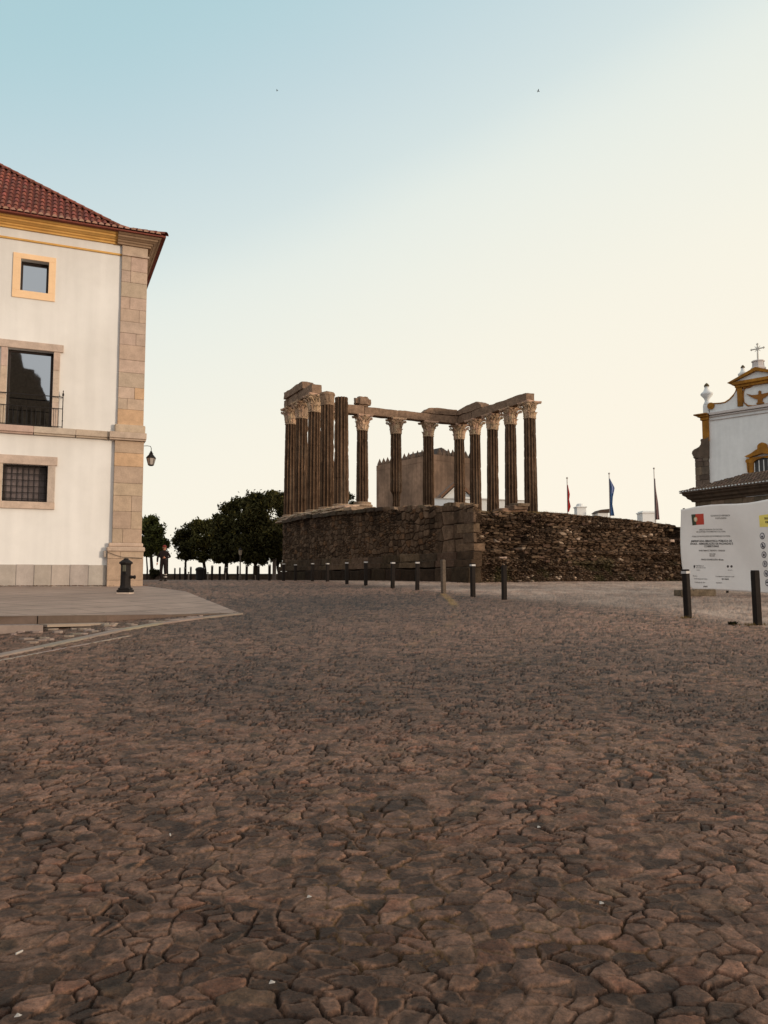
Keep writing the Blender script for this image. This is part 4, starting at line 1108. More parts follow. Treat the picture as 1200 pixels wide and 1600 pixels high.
# ashlar quoins at the near corner, wrapping onto the front
m = MB(T); z = EYE+1.10; k = 0
zt = zfr[0]
for (hh, wf, wl) in ((.34, .55, 1.2), (.42, .12, .8), (.40, .30, 1.3), (.5, .08, .7)):
    if z+hh > zt+.1: break
    rough_block(m, U0-.03, U0+wf, VN-wl, VN+.02, z+.01, z+hh-.01, 60+k, vary((.125, .084, .056), .25), amp=.03); z += hh; k += 1
rough_block(m, U0-.05, U0+.32, VN-.9, VN+.10, EYE+.46, EYE+1.08, 70, (.13, .085, .055), amp=.03)
rough_block(m, U0-.08, U0+.26, VN-.9, VN+.06, ZGR-.2, EYE+.44, 71, (.10, .062, .038), amp=.05)
m.build('corner_blocks', M_rubble, tem)
# podium top as an uneven fill
nu, nv = 60, 90
uu = np.linspace(U0+.05, U1+3.4, nu); vv = np.linspace(V0, VN-.1, nv); UU, VV = np.meshgrid(uu, vv, indexing='ij')
zl_ = np.interp(VV, vleft, zleft)-.08; zf_ = np.interp(UU, ufr, zfr)-.05
tv_ = sstep(11, VN-2, VV); zin = (EYE+3.85)*(1-tv_)+zf_*tv_
tu = sstep(U0, U0+2.5, UU); Zt = (zl_*(1-tu)+zin*tu); Zt = Zt+.12*(fbm(UU*1.2, VV*1.2, 130, 4)-.5)
edge = sstep(VN-1.0, VN-.1, VV); Zt = Zt*(1-edge)+(zf_-.06)*edge
far = sstep(U1+1, U1+3.4, UU); Zt = Zt*(1-far)+(ZGR+.2)*far
P = np.stack([UU, VV-.55*edge, Zt], -1).reshape(-1, 3)
W = np.array([TP0.x, TP0.y, 0])+P[:, :1]*np.array([ta.x, ta.y, 0])+P[:, 1:2]*np.array([tb.x, tb.y, 0])+P[:, 2:]*np.array([0, 0, 1])
cc = np.array([.11, .078, .045])*(.7+.6*fbm(UU*3, VV*3, 131, 4)).reshape(-1, 1)
grid_mesh('podium_top', W, nu, nv, cc, M_rubble, tem)
m = MB(T); m.box(U0+.3, U1+.6, V0+.1, V0+.3, ZGR, EYE+3.7, (.1, .07, .05)); m.build('podium_back_wall', M_rubble, tem)
# the stepped pedestal stones in front of the last columns
uA, vA = Tuv(*at(811, 795, 41).xy)
m = MB(T)
for (dx0, dx1, dz0, dz1, sd) in ((785, 836, 803, 794, 81), (803, 832, 795.5, 788.5, 82), (810, 834, 790, 785.5, 83)):
    a = at(dx0, dz0, 41); b = at(dx1, dz1, 41); ua, va = Tuv(a.x, a.y); L_ = (b.x-a.x)*.95
    rough_block(m, ua, ua+L_, va-.9, va, a.z-.25 if sd == 81 else a.z, b.z, sd, vary((.15, .10, .068), .15), amp=.07)
m.build('pedestal_stones', M_rubble, tem)
# dry grass fringe along the top of the rubble
m = MB(T)
for _ in range(2600):
    u = random.uniform(front_u(838), front_u(985)) if random.random() < .6 else random.uniform(front_u(745), front_u(1066)); zt = float(np.interp(u, ufr, zfr)); v = VN-.62-random.uniform(0, 1.2)
    h = random.uniform(.05, .16); dx = random.uniform(-.05, .05); w = .008
    m.add([(u-w, v, zt-.06), (u+w, v, zt-.06), (u+dx, v+random.uniform(-.04, .04), zt-.06+h)], [(0, 1, 2)], vary((.17, .115, .045), .3))
g = m.build('dry_grass', M_leaf, tem); g['kind'] = 'stuff'

# ================================================================== BEHIND THE TEMPLE
# crenellated tower
te = at(676, 700, 85.0); tw = Vector((te.x, te.y)); td = Vector((.823, .567)).normalized(); tl = Vector((-td.y, td.x))
def TW(p): q = tw+td*p[0]+tl*p[1]; return Vector((q.x, q.y, p[2]))
tbase = TW((0, 0, 1.0)); tow = empty('stone_tower', tbase); tag(tow, 'square crenellated stone tower with pointed merlons seen between the temple columns', 'tower')
ZT = at(676, 706, 85).z; TLN = 10.9; TWD = 5.9
m = MB(TW); m.cbox(0, TWD, 0, TLN, 0, ZT-.9, .04); m.build('wall', M_towerstone, tow)
m = MB(TW); m.cbox(0.0, .36, 0.0, TLN, ZT-.898, ZT-.25, .02); m.cbox(TWD-.36, TWD+.02, -.02, TLN+.02, ZT-.898, ZT-.25, .02)
m.cbox(.362, TWD-.362, 0.0, .36, ZT-.898, ZT-.25, .02); m.cbox(.362, TWD-.362, TLN-.36, TLN+.02, ZT-.898, ZT-.25, .02)
m.build('parapet', M_towerstone, tow)
mat('tower_stone_dark', (.17, .11, .075), .95, .3, .8, .5, 4, hue=(.10, .066, .045), streak=.3)
def merlon(p, ax):
    m = MB(TW); w = .24; hh = ZT-.248
    x, y = p
    x0, x1, y0, y1 = (x-w, x+w, y, y+.36) if ax == 'x' else (x, x+.36, y-w, y+w)
    cx, cy = (x0+x1)/2, (y0+y1)/2; h1 = hh+.16
    v = [(x0, y0, hh), (x1, y0, hh), (x1, y1, hh), (x0, y1, hh), (x0, y0, h1), (x1, y0, h1), (x1, y1, h1), (x0, y1, h1), (cx, cy, h1+.68)]
    m.add(v, [(0, 1, 5, 4), (1, 2, 6, 5), (2, 3, 7, 6), (3, 0, 4, 7), (4, 5, 8), (5, 6, 8), (6, 7, 8), (7, 4, 8), (3, 2, 1, 0)])
    m.build('merlon', MATS['tower_stone_dark'], tow)
n = 13
for i in range(n): merlon((0, .45+(TLN-.9)*i/(n-1)), 'y')
for i in range(1, 8): merlon((.45+(TWD-.9)*i/8, 0), 'x')
for i in range(1, 8): merlon((.45+(TWD-.9)*i/8, TLN-.36), 'x')
for i in range(n): merlon((TWD-.36, .45+(TLN-.9)*i/(n-1)), 'y')
m = MB(TW); zr = ZT-.85; e = .45
m.add([(e, e, zr), (TWD-e, e, zr), (TWD-e, TLN-e, zr), (e, TLN-e, zr), (TWD/2, TWD/2-.8, zr+1.9), (TWD/2, TLN-TWD/2, zr+1.9)], [(0, 1, 4), (1, 2, 5, 4), (2, 3, 5), (3, 0, 4, 5), (0, 3, 2, 1)], (.045, .026, .018))
m.build('roof', M_tile, tow)

# low white house with a gable in front of the tower
HP = Plane(at(700, 780, 72).xy, (1, .10))
hs = empty('white_house', HP.P(4, gz(70), 0)); tag(hs, 'long low whitewashed house with a small gable behind the temple', 'building')
M_lime = mat('limewash_shade', (.62, .62, .60), .9, .05, .6, .1)
M_lblue = mat('blue_grey_wall', (.42, .46, .50), .9, .06, .8, .1)
a0 = HP.sz(677, 779); a1 = HP.sz(722, 777.5); b0 = HP.sz(723, 776); b1 = HP.sz(836, 783)
m = MB(lambda p: HP.f(p)); m.prism([(a0[0], 1.0), (a1[0], 1.0), (a1[0], a1[1]), (a0[0], a0[1])], .0, -5.5); m.build('wall', M_lblue, hs)
m = MB(lambda p: HP.f(p)); m.prism([(b0[0]-.1, 1.0), (b1[0], 1.0), (b1[0], b1[1]), (b0[0]-.1, b0[1])], .02, -5.4); m.build('wall', M_lime, hs)
g = [HP.sz(690, 778.5), HP.sz(716, 754), HP.sz(740, 776.5)]
m = MB(lambda p: HP.f(p)); m.prism([(g[0][0]+.15, g[0][1]-.5), (g[2][0], g[0][1]-.5), (g[2][0], g[2][1]), (g[1][0], g[1][1]-.12), (g[0][0]+.15, g[0][1])], -.6, -4.2); m.build('gable_wall', M_lime, hs)
m = MB(lambda p: HP.f(p))
for p, q in ((g[0], g[1]), (g[1], g[2])):
    m.prism([(p[0], p[1]), (q[0], q[1]), (q[0], q[1]+.32), (p[0], p[1]+.30)], -.3, -4.3, (.14, .075, .045))
m.build('gable_roof', M_tile, hs)
m = MB(lambda p: HP.f(p)); m.prism([(a0[0]-.1, a0[1]), (b1[0]+.1, b1[1]), (b1[0]+.1, b1[1]+.05), (a0[0]-.1, a0[1]+.05)], .12, -.2); m.build('coping', flat('grey_coping', (.35, .32, .29)), hs)

# far house with two white chimneys and a dark dormer
FP = Plane(at(900, 800, 66).xy, (1, .05))
fh = empty('far_house', FP.P(4, gz(66), 0)); tag(fh, 'house hidden behind the rubble wall with only two white chimneys and a dark dormer showing', 'building')
z1 = FP.sz(930, 818)[1]
m = MB(lambda p: FP.f(p)); m.box(-1.5, 9.6, -7, 0, gz(66)-.3, z1-1.4); m.build('wall', M_lime, fh)
m = MB(lambda p: FP.f(p)); m.add([(-1.8, .3, z1-1.42), (9.9, .3, z1-1.42), (9.9, -7.3, z1-1.42), (-1.8, -7.3, z1-1.42), (.5, -3.5, z1-.5), (7.6, -3.5, z1-.5)], [(0, 1, 5, 4), (1, 2, 5), (2, 3, 4, 5), (3, 0, 4), (3, 2, 1, 0)], (.14, .075, .045)); m.build('roof', M_tile, fh)
for (x0, x1, yt, yb) in ((909.5, 925, 790.5, 815), (1014, 1037.5, 799.5, 822)):
    a = FP.sz(x0, yt); b = FP.sz(x1, yb); m = MB(lambda p: FP.f(p))
    w = b[0]-a[0]; m.cbox(a[0], b[0], -1.5-w, -1.5, z1-1.5, a[1], .02); m.cbox(a[0]-.07, b[0]+.07, -1.57-w, -1.43, a[1], a[1]+.10, .02)
    if x0 < 1000: m.lathe([(w*.42, .10), (w*.40, .26), (w*.3, .36), (.02, .38)], ((a[0]+b[0])/2, -1.5-w/2, a[1]), 10)
    else: m.cbox(a[0]+.05, b[0]-.05, -1.45-w, -1.55, a[1]+.10, a[1]+.20, .02)
    m.build('chimney', M_churchwhite, fh)
a = FP.sz(939, 799); b = FP.sz(958, 815)
m = MB(lambda p: FP.f(p)); m.box(a[0]+.05, b[0]-.05, -2.5, -1, z1-1.5, a[1]-.05); dm = m.build('dormer', M_lime, fh)
m = MB(lambda p: FP.f(p)); c = FP.sz(938, 799.5); d = FP.sz(959, 793.5); m.prism([(c[0], c[1]), (d[0], c[1]), (d[0]-.05, d[1]), (c[0]+.35, d[1]-.08)], -.9, -2.6, (.05, .03, .02)); m.build('dormer_roof', M_tile, dm)

# flagpoles
def flag(px, ytop, Y, side, lab, y0, y1, cols, prof_):
    base = at(px, 900, Y); base.z = gz(Y)
    r = empty('flagpole', base); tag(r, lab, 'flagpole', 'flagpoles behind the rubble wall')
    zt = at(px, ytop, Y).z
    m = MB(); m.tube([(base.x, base.y, base.z-.1), (base.x, base.y, zt)], [.055, .032], 8); m.build('pole', flat('pole_metal', (.35, .32, .30), .4), r)
    m = MB(); m.lathe([(.01, 0), (.06, .03), (.075, .08), (.05, .13), (.01, .15)], (base.x, base.y, zt), 8); m.build('finial', flat('pole_metal', (.35, .32, .30), .4), r)
    za = at(px, y0, Y).z; zb = at(px, y1, Y).z; k = Y*1.0/FPX
    n = 26; q = 9
    V = np.zeros((n+1, q+1, 3)); C = np.zeros((n+1, q+1, 3))
    for i in range(n+1):
        t = i/n; w = np.interp(t, [p[0] for p in prof_], [p[1] for p in prof_])*k; o0 = np.interp(t, [p[0] for p in prof_], [p[2] for p in prof_])*k
        for j in range(q+1):
            s = j/q; fold = math.sin(s*9+t*2.1)*.07*(1-.3*t)
            V[i, j] = (base.x+o0+side*w*s, base.y-.05+fold, za+(zb-za)*t); C[i, j] = cols(s, t)
    V = np.concatenate([V.reshape(-1, 3)]); 
    o = grid_mesh('flag', V, n+1, q+1, C.reshape(-1, 3), mat('flag_cloth', None, .8, .08, 3, .05, attr=True), r, smooth=True)
    md = o.modifiers.new('thickness', 'SOLIDIFY'); md.thickness = .012
red = (.45, .025, .02); blue = (.035, .09, .22); pblue = (.16, .20, .36)
flag(889, 748.5, 58, 1, 'leftmost flagpole with a limp red flag', 758, 800, lambda s, t: red, [(0, 1, 0), (.35, 3.6, 0), (.55, 2.2, 0), (.8, 4.4, 0), (1, 1.5, 0)])
flag(955.5, 741.5, 58, 1, 'middle flagpole with a hanging blue flag', 748, 806, lambda s, t: pblue if (s > .35 and t < .42) else blue, [(0, 1, 0), (.25, 8, 0), (.5, 4.5, 0), (.7, 3.5, 0), (1, 6.2, 0)])
flag(1026.5, 733.5, 58, 1, 'rightmost and tallest flagpole with a dark striped flag', 748, 812, lambda s, t: (.05, .02, .02) if s < .35 else (.42, .33, .30) if s < .5 else (.14, .015, .04) if s < .85 else (.4, .3, .28), [(0, 1, 0), (.3, 2.2, 0), (.6, 4.5, 0), (1, 6, 0)])

# ================================================================== TREES AND PARAPET
def leaves_mesh(name, centres, nleaf, size, seed, tone=(.030, .028, .012), parent=None):
    """many small bent leaf sprays spread through clumps"""
    r = np.random.default_rng(seed); cs = np.array(centres); w = cs[:, 3]**2; w = w/w.sum()
    k = r.choice(len(cs), nleaf, p=w); d = r.normal(size=(nleaf, 3)); d /= np.linalg.norm(d, axis=1)[:, None]
    rad = cs[k, 3]*(r.uniform(.15, 1.0, nleaf)**.5)*(1+.30*np.abs(r.normal(size=nleaf))*(r.random(nleaf) < .5))
    P = cs[k, :3]+d*rad[:, None]*np.array([1, 1, .78])
    a = r.normal(size=(nleaf, 3)); a /= np.linalg.norm(a, axis=1)[:, None]; b = np.cross(a, r.normal(size=(nleaf, 3))); b /= np.linalg.norm(b, axis=1)[:, None]
    s = size*r.uniform(.5, 1.25, nleaf)[:, None]
    V = np.stack([P-a*s, P-b*s*.38+a*s*.1, P+a*s, P+b*s*.38+a*s*.1], 1).reshape(-1, 3)
    shade = (r.uniform(.55, 1.5, nleaf)*(.8+.5*np.clip((P[:, 2]-cs[:, 2].min())/(np.ptp(cs[:, 2])+1), 0, 1)))[:, None]  # random leaf tone, with light from above painted into higher leaves
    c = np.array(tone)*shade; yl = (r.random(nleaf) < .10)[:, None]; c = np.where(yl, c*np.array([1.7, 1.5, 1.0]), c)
    C = np.repeat(c, 4, 0)
    L = np.array(ROOT[parent.name]); me = bpy.data.meshes.new(name); nv = nleaf*4
    me.vertices.add(nv); me.vertices.foreach_set('co', (V-L).astype(np.float32).ravel()); me.loops.add(nv); me.loops.foreach_set('vertex_index', np.arange(nv, dtype=np.int32))
    me.polygons.add(nleaf); me.polygons.foreach_set('loop_start', np.arange(0, nv, 4, dtype=np.int32)); me.polygons.foreach_set('loop_total', np.full(nleaf, 4, np.int32)); me.update(calc_edges=True)
    ca = me.color_attributes.new('Col', 'FLOAT_COLOR', 'POINT'); arr = np.ones((nv, 4), np.float32); arr[:, :3] = C; ca.data.foreach_set('color', arr.ravel())
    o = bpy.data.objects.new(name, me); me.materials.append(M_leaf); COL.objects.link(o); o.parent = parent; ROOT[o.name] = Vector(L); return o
def tree(px, Y, lumps, trunk_x, fork_y, seed, lab, nl=9000, size=.16, tr_r=.13, tone=(.040, .038, .014)):
    """lumps: (px, py, radius px) measured crown masses; trunk rises from the ground and divides"""
    rd = random.Random(seed); base = at(px, 900, Y); base.z = gz(Y)-.05
    r = empty('tree', base); tag(r, lab, 'tree', 'trees along the far edge of the square')
    k = Y/FPX; cen = []
    for (x, y, rr) in lumps:
        for _ in range(5):
            p = at(x+rd.uniform(-.5, .5)*rr, y+rd.uniform(-.5, .5)*rr, Y+rd.uniform(-.8, .8)*rr*k); cen.append((p.x, p.y, p.z, rr*k*rd.uniform(.38, .62)))
        p = at(x, y, Y); cen.append((p.x, p.y, p.z, rr*k*.85))
    m = MB(); fk = at(trunk_x, fork_y, Y)
    m.tube([base, base.lerp(fk, .5)+Vector((rd.uniform(-.08, .08), 0, 0)), fk], [tr_r*1.25, tr_r, tr_r*.85], 8)
    for c in rd.sample(cen, min(len(cen), 9)):
        c = Vector(c[:3]); mid = fk.lerp(c, .45)+Vector((rd.uniform(-.2, .2), rd.uniform(-.2, .2), .15)); m.tube([fk, mid, c], [tr_r*.6, tr_r*.35, tr_r*.12], 6)
    m.build('trunk', M_bark, r)
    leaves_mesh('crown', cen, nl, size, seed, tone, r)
    return r
G1 = (.055, .060, .018)
tree(236, 62, [(232, 822, 17), (246, 828, 15), (228, 848, 18), (249, 850, 15), (238, 812, 11), (256, 846, 9), (240, 838, 15), (232, 862, 10), (252, 862, 8)], 236, 868, 1, 'bushy tree beside the mansion corner, leftmost of the far trees', 7000, .17, tone=G1)
tree(230, 70, [(222, 848, 12), (232, 858, 9)], 229, 872, 2, 'slender young tree partly behind the mansion corner', 1600, .15, .07)
tree(262, 74, [(259, 852, 8), (250, 862, 10)], 262, 872, 12, 'slim tree behind the standing person', 1500, .15, .07)
tree(290, 66, [(284, 836, 13), (296, 828, 13), (288, 855, 17), (276, 846, 9), (300, 848, 14), (292, 868, 13), (302, 866, 10), (282, 870, 7), (304, 836, 9)], 290, 878, 3, 'loose ragged tree second from the mansion', 5600, .15, .10)
tree(320, 64, [(312, 824, 15), (326, 822, 15), (338, 830, 15), (318, 846, 21), (340, 850, 20), (306, 850, 14), (318, 868, 14), (338, 870, 12)], 318, 876, 4, 'middle tree with a forked trunk by the litter bin', 8500, .16, tone=(.050, .048, .016))
tree(354, 60, [(360, 798, 16), (352, 826, 24), (374, 790, 16), (368, 838, 30), (350, 858, 20), (366, 866, 17), (340, 866, 12), (346, 812, 14), (380, 866, 14), (352, 874, 8)], 354, 880, 5, 'big dark tree with a forked trunk left of the lamp post', 13000, .17, .16)
tree(398, 58, [(392, 782, 17), (410, 784, 22), (398, 812, 30), (424, 776, 13), (416, 836, 32), (384, 850, 26), (434, 782, 12), (396, 866, 18), (416, 864, 17), (378, 822, 16), (432, 866, 14), (388, 874, 10), (410, 876, 9)], 399, 884, 6, 'largest dark tree right of the lamp post before the podium', 17000, .17, .18)
tree(440, 66, [(436, 786, 16), (446, 800, 18), (438, 826, 26), (428, 858, 22), (446, 776, 9), (450, 850, 22), (436, 872, 14)], 434, 886, 7, 'dark tree pressed against the far end of the podium', 11000, .17, .15)
tree(549, 92, [(547, 776, 8), (552, 790, 9), (542, 800, 14), (520, 800, 16)], 548, 840, 8, 'dark treetop showing between the left columns of the temple', 3000, .2, .15)
# low parapet at the end of the square
PW = Plane((-24, 72), (1, -.02)); m = MB(lambda p: PW.f(p)); a = PW.sz(300, 896.6)[1]
s = -30.0
pwt = tag(empty('parapet_wall', PW.P(0, gz(72), 0)), 'low dark parapet wall running under the far trees', 'wall')
while s < 20:
    m.cbox(s, s+1.99, -.4, 0, gz(72)-.3, a-.06, .01, vary((.07, .05, .036), .2)); m.cbox(s, s+1.99, -.46, .06, a-.058, a, .01, vary((.06, .045, .034), .2)); s += 2
m.build('wall', M_rubble, pwt)
# pale stone post near the podium
p = at(428.5, 905, 60); m = MB(); zt = at(428, 869, 60).z; m.cbox(p.x-.13, p.x+.13, p.y-.13, p.y+.13, gz(60)-.1, zt, .03); m.cbox(p.x-.17, p.x+.17, p.y-.17, p.y+.17, zt, zt+.08, .02)
tag(m.build('stone_post', M_grey, origin=(p.x, p.y, gz(60))), 'pale stone gatepost beside the far end of the podium', 'post')
# lamp post
p = at(375, 906, 56); p.z = gz(56); zt = at(375, 868, 56).z
lp = empty('lamp_post', p); tag(lp, 'old lamp post with a lantern standing under the big trees', 'street lamp')
m = MB(); m.lathe([(.13, 0), (.12, .25), (.06, .35), (.045, 1.0), (.035, zt-p.z)], tuple(p), 8); m.build('pole', flat('lamp_pole_grey', (.09, .07, .055), .6), lp)
m = MB(); m.lathe([(.05, 0), (.10, .05), (.15, .38)], (p.x, p.y, zt), 6); m.build('lamp_glass', flat('lantern_glass', (.30, .24, .18), .3), lp)
m = MB(); m.lathe([(.18, .38), (.12, .46), (.05, .52), (.03, .58), (.01, .62)], (p.x, p.y, zt), 6); m.build('hood', M_iron, lp)
# litter bin / small dark cabinet and thin grey stakes
p = at(312, 905.5, 52); zt = at(312, 886, 52).z
lb = empty('litter_bin', (p.x, p.y, gz(52))); tag(lb, 'dark litter bin with a wide lid standing between the bollards under the trees', 'bin')
m = MB(); m.lathe([(.20, 0), (.24, .05), (.26, .60), (.25, .62)], (p.x, p.y, gz(52)), 12); m.build('body', M_iron, lb)
m = MB(); m.lathe([(.29, .62), (.30, .70), (.24, .80), (.08, .86)], (p.x, p.y, gz(52)), 12); m.build('lid', M_iron, lb)
for i, (x, yt) in enumerate(((324.5, 894), (352.3, 895), (294.5, 893.5), (399, 899))):
    p = at(x, 905, 47); zt = at(x, yt, 47).z; m = MB(); m.tube([(p.x, p.y, gz(47)-.1), (p.x+.01, p.y, zt)], .032, 6); m.cbox(p.x-.045, p.x+.045, p.y-.045, p.y+.045, zt-.06, zt, .01)
    tag(m.build('grey_stake', flat('stake_grey', (.17, .14, .115)), origin=(p.x, p.y, gz(47))), ['thin grey stake right of the litter bin', 'thin grey stake left of the lamp post', 'thin grey stake between the person and the litter bin', 'short grey stake under the largest tree'][i], 'post', 'thin grey stakes in the far bollard row')
# low bushes behind the leftmost posts
r = empty('bush', (at(241, 900, 60).x, 60, gz(60))); tag(r, 'low dark bush behind the thin posts left of the person', 'bush')
kk = 60/FPX; leaves_mesh('foliage', [(at(x, y, 60).x, 60, at(x, y, 60).z, rr*kk) for x, y, rr in ((238, 893, 5), (243, 895, 6), (247, 894, 5), (241, 898, 6))], 1500, .09, 77, (.03, .028, .012), r)

# ================================================================== PERSON
def person():
    Y = 38.6; b = at(255, 907, Y); gx, gy, g0 = b.x, b.y, gz(Y)
    root = empty('person', (gx, gy, g0), 0); tag(root, 'person in dark work clothes and red cap standing on the cobbles right of the mansion', 'person')
    V = []; E = []; Rr = []
    def add(p, r, par=None):
        V.append((gx+p[0], gy+p[1], g0+p[2])); Rr.append(r)
        if par is not None: E.append((par, len(V)-1))
        return len(V)-1
    pel = add((-.01, 0, .93), (.165, .12)); ab = add((-.01, 0, 1.08), (.155, .115), pel); ch = add((0, 0, 1.27), (.185, .125), ab); nk = add((.01, 0, 1.43), (.085, .08), ch); n2 = add((.02, -.01, 1.50), (.055, .055), nk)
    for sx, elb, wr, ft in ((-1, (-.30, .02, 1.13), (-.29, -.06, .90), (-.10, 0)), (1, (.31, .04, 1.16), (.14, -.14, 1.12), (.09, .05))):
        sh = add((sx*.17, 0, 1.38), .075, ch); e = add(elb, .055, sh); w = add(wr, .042, e)
        hip = add((sx*.09, 0, .88), .105, pel); kn = add((ft[0]*1.05, -.03, .50), .075, hip); an = add((ft[0], ft[1]+.02, .10), .058, kn)
    me = bpy.data.meshes.new('body'); me.from_pydata([tuple(Vector(v)-Vector((gx, gy, g0))) for v in V], E, []); o = bpy.data.objects.new('body', me); COL.objects.link(o); o.parent = root
    md = o.modifiers.new('skin', 'SKIN'); ss = o.modifiers.new('sub', 'SUBSURF'); ss.levels = 2; ss.render_levels = 2
    for i, r in enumerate(Rr): me.skin_vertices[0].data[i].radius = r if isinstance(r, tuple) else (r, r)
    me.skin_vertices[0].data[0].use_root = True
    me.materials.append(flat('dark_work_cloth', (.011, .006, .007), .9))
    skin = flat('skin', (.42, .20, .13), .6)
    hx, hy, hz = gx+.03, gy-.01, g0+1.60
    m = MB(); m.lathe([(.03, -.13), (.062, -.10), (.078, -.04), (.085, .02), (.082, .07), (.06, .11), (.02, .13)], (hx, hy, hz), 14)
    m.tube([(hx+.06, hy-.055, hz+.0), (hx+.085, hy-.085, hz-.025), (hx+.06, hy-.06, hz-.035)], [.012, .016, .01], 6)      # nose
    m.tube([(hx+.035, hy-.065, hz-.07), (hx+.065, hy-.045, hz-.07)], .008, 5)                                            # lips
    m.lathe([(.005, -.03), (.02, -.01), (.02, .015), (.006, .03)], (hx-.045, hy-.07, hz), 8)                               # ear
    m.build('head', skin, root, smooth=True)
    m = MB()
    for dx, dy in ((.035, -.072), (.07, -.045)): m.lathe([(.003, -.008), (.010, 0), (.003, .008)], (hx+dx, hy+dy, hz+.02), 6)
    m.build('eyes', M_black, root)
    m = MB(); m.lathe([(.090, .03), (.094, .06), (.085, .105), (.05, .135), (.01, .145)], (hx, hy, hz), 14); m.add([(hx+.02, hy-.09, hz+.045), (hx+.09, hy-.03, hz+.045), (hx+.16, hy-.13, hz+.03), (hx+.10, hy-.17, hz+.03), (hx+.02, hy-.09, hz+.055), (hx+.09, hy-.03, hz+.055), (hx+.16, hy-.13, hz+.038), (hx+.10, hy-.17, hz+.038)], [(0, 1, 2, 3), (4, 7, 6, 5), (0, 4, 5, 1), (1, 5, 6, 2), (2, 6, 7, 3), (3, 7, 4, 0)])
    m.build('cap', flat('red_cap', (.16, .022, .018), .8), root, smooth=False)
    m = MB(); m.lathe([(.087, -.05), (.092, .0), (.09, .035)], (hx-.01, hy+.008, hz), 12); m.build('hair', flat('dark_hair', (.03, .018, .012), .8), root)
    # hands: palm, four fingers and a thumb each
    def hand(w, d, sd):
        w = Vector(w)+Vector((gx, gy, g0)); d = Vector(d).normalized(); sd = Vector(sd).normalized(); m = MB()
        m.tube([w, w+d*.04, w+d*.085], [.026, .036, .033], 8)
        for i, l in enumerate((.062, .072, .068, .052)):
            s = w+d*.08+sd*(.021*(i-1.5)); cr = d.cross(sd)*.012
            m.tube([s, s+d*l*.5+cr*.4, s+d*l*.8+cr*1.4], [.0095, .009, .0075], 6)
        m.tube([w+d*.03+sd*.03, w+d*.06+sd*.055, w+d*.085+sd*.06], [.012, .011, .008], 6)
        m.build('hand', skin, root, smooth=True)
    hand((-.29, -.065, .885), (0, -.15, -1), (0, -1, .1)); hand((.125, -.15, 1.12), (-1, -.1, 0), (0, -.1, 1))
    for sx, fx_, fy_ in ((-1, -.10, 0), (1, .09, .05)):
        m = MB(); m.tube([(gx+fx_, gy+fy_+.06, g0+.05), (gx+fx_+.01, gy+fy_-.05, g0+.05), (gx+fx_+.03, gy+fy_-.17, g0+.035)], [.05, .052, .038], 8); m.cbox(gx+fx_-.045, gx+fx_+.055, gy+fy_-.2, gy+fy_+.1, g0, g0+.03, .01); m.build('shoe', M_iron, root)
    bm_ = flat('reflective_tape', (.40, .36, .33), .4)
    for z in (.17, .29): m = MB(); m.lathe([(.078, 0), (.080, .025), (.078, .05)], (gx+.09, gy+.03, g0+z), 14); m.build('trouser_band', bm_, root)
person()

# ================================================================== CHURCH
CP = Plane(at(1109, 700, 75).xy, (.696, -.718)); cf = lambda p: CP.f(p)
SZ = CP.sz
SC = SZ(1184.5, 600)[0]
chu = empty('church', CP.P(SC, gz(70), 0)); tag(chu, 'white baroque church front with ochre trim, urn finials and a cross on the pediment', 'church')
def mirror(pts): return [(2*SC-s, z) for s, z in pts][::-1]
def both(mb, pts, o0, o1, col=None): mb.prism(pts, o0, o1, col); mb.prism(mirror(pts), o0, o1, col)
zb = 1.0
z_att = SZ(1109, 650)[1]                 # base of the upper storey band
wl = [(SZ(1109, 700)[0], zb), (SZ(1109, 645)[0], SZ(1109, 645)[1])]
sil = [(SZ(1098.5, 720)[0], zb), (SZ(1098.5, 650)[0], z_att-.1), (SZ(1109, 645)[0], z_att+.0), SZ(1109, 631), SZ(1118, 630.8), SZ(1126, 630.4), SZ(1133, 629), SZ(1140, 624.6), SZ(1146, 618), SZ(1150.5, 610), SZ(1152.5, 603)]
zent = SZ(1155, 596)[1]
half = sil+[(SZ(1153, 600)[0], zent), (SC, zent)]
m = MB(cf); m.prism(half+mirror(half)[1:], -1.0, 0); m.build('facade_wall', M_churchwhite, chu)
m = MB(cf); s0_, s1_ = SZ(1098.5, 700)[0]+.1, 2*SC-SZ(1098.5, 700)[0]-.1; m.box(s0_, s1_, -26, -1.002, zb, z_att-1.2); m.build('nave_wall', M_churchwhite, chu)
m = MB(cf); m.add([(s0_-.4, -1.01, z_att-1.19), (s1_+.4, -1.01, z_att-1.19), (s1_+.4, -26.4, z_att-1.19), (s0_-.4, -26.4, z_att-1.19), (SC, -1.01, z_att+1.2), (SC, -26.4, z_att+1.2)], [(0, 1, 4), (1, 2, 5, 4), (2, 3, 5), (3, 0, 4, 5), (0, 3, 2, 1)], (.16, .08, .05)); m.build('nave_roof', M_tile, chu)
# horizontal bands across the facade
m = MB(cf)
for (ya, yb, o) in ((645.5, 649.5, .30), (650.5, 652.5, .18), (656.5, 658, .10)):
    za = SZ(1109, ya)[1]; zc_ = SZ(1109, yb)[1]; m.cbox(SZ(1109.5, 650)[0], 2*SC-SZ(1109.5, 650)[0], .002, o, zc_, za, .03)
m.build('cornice_band', mat('church_band', (.50, .46, .44), .9, .06, 2, .1), chu)
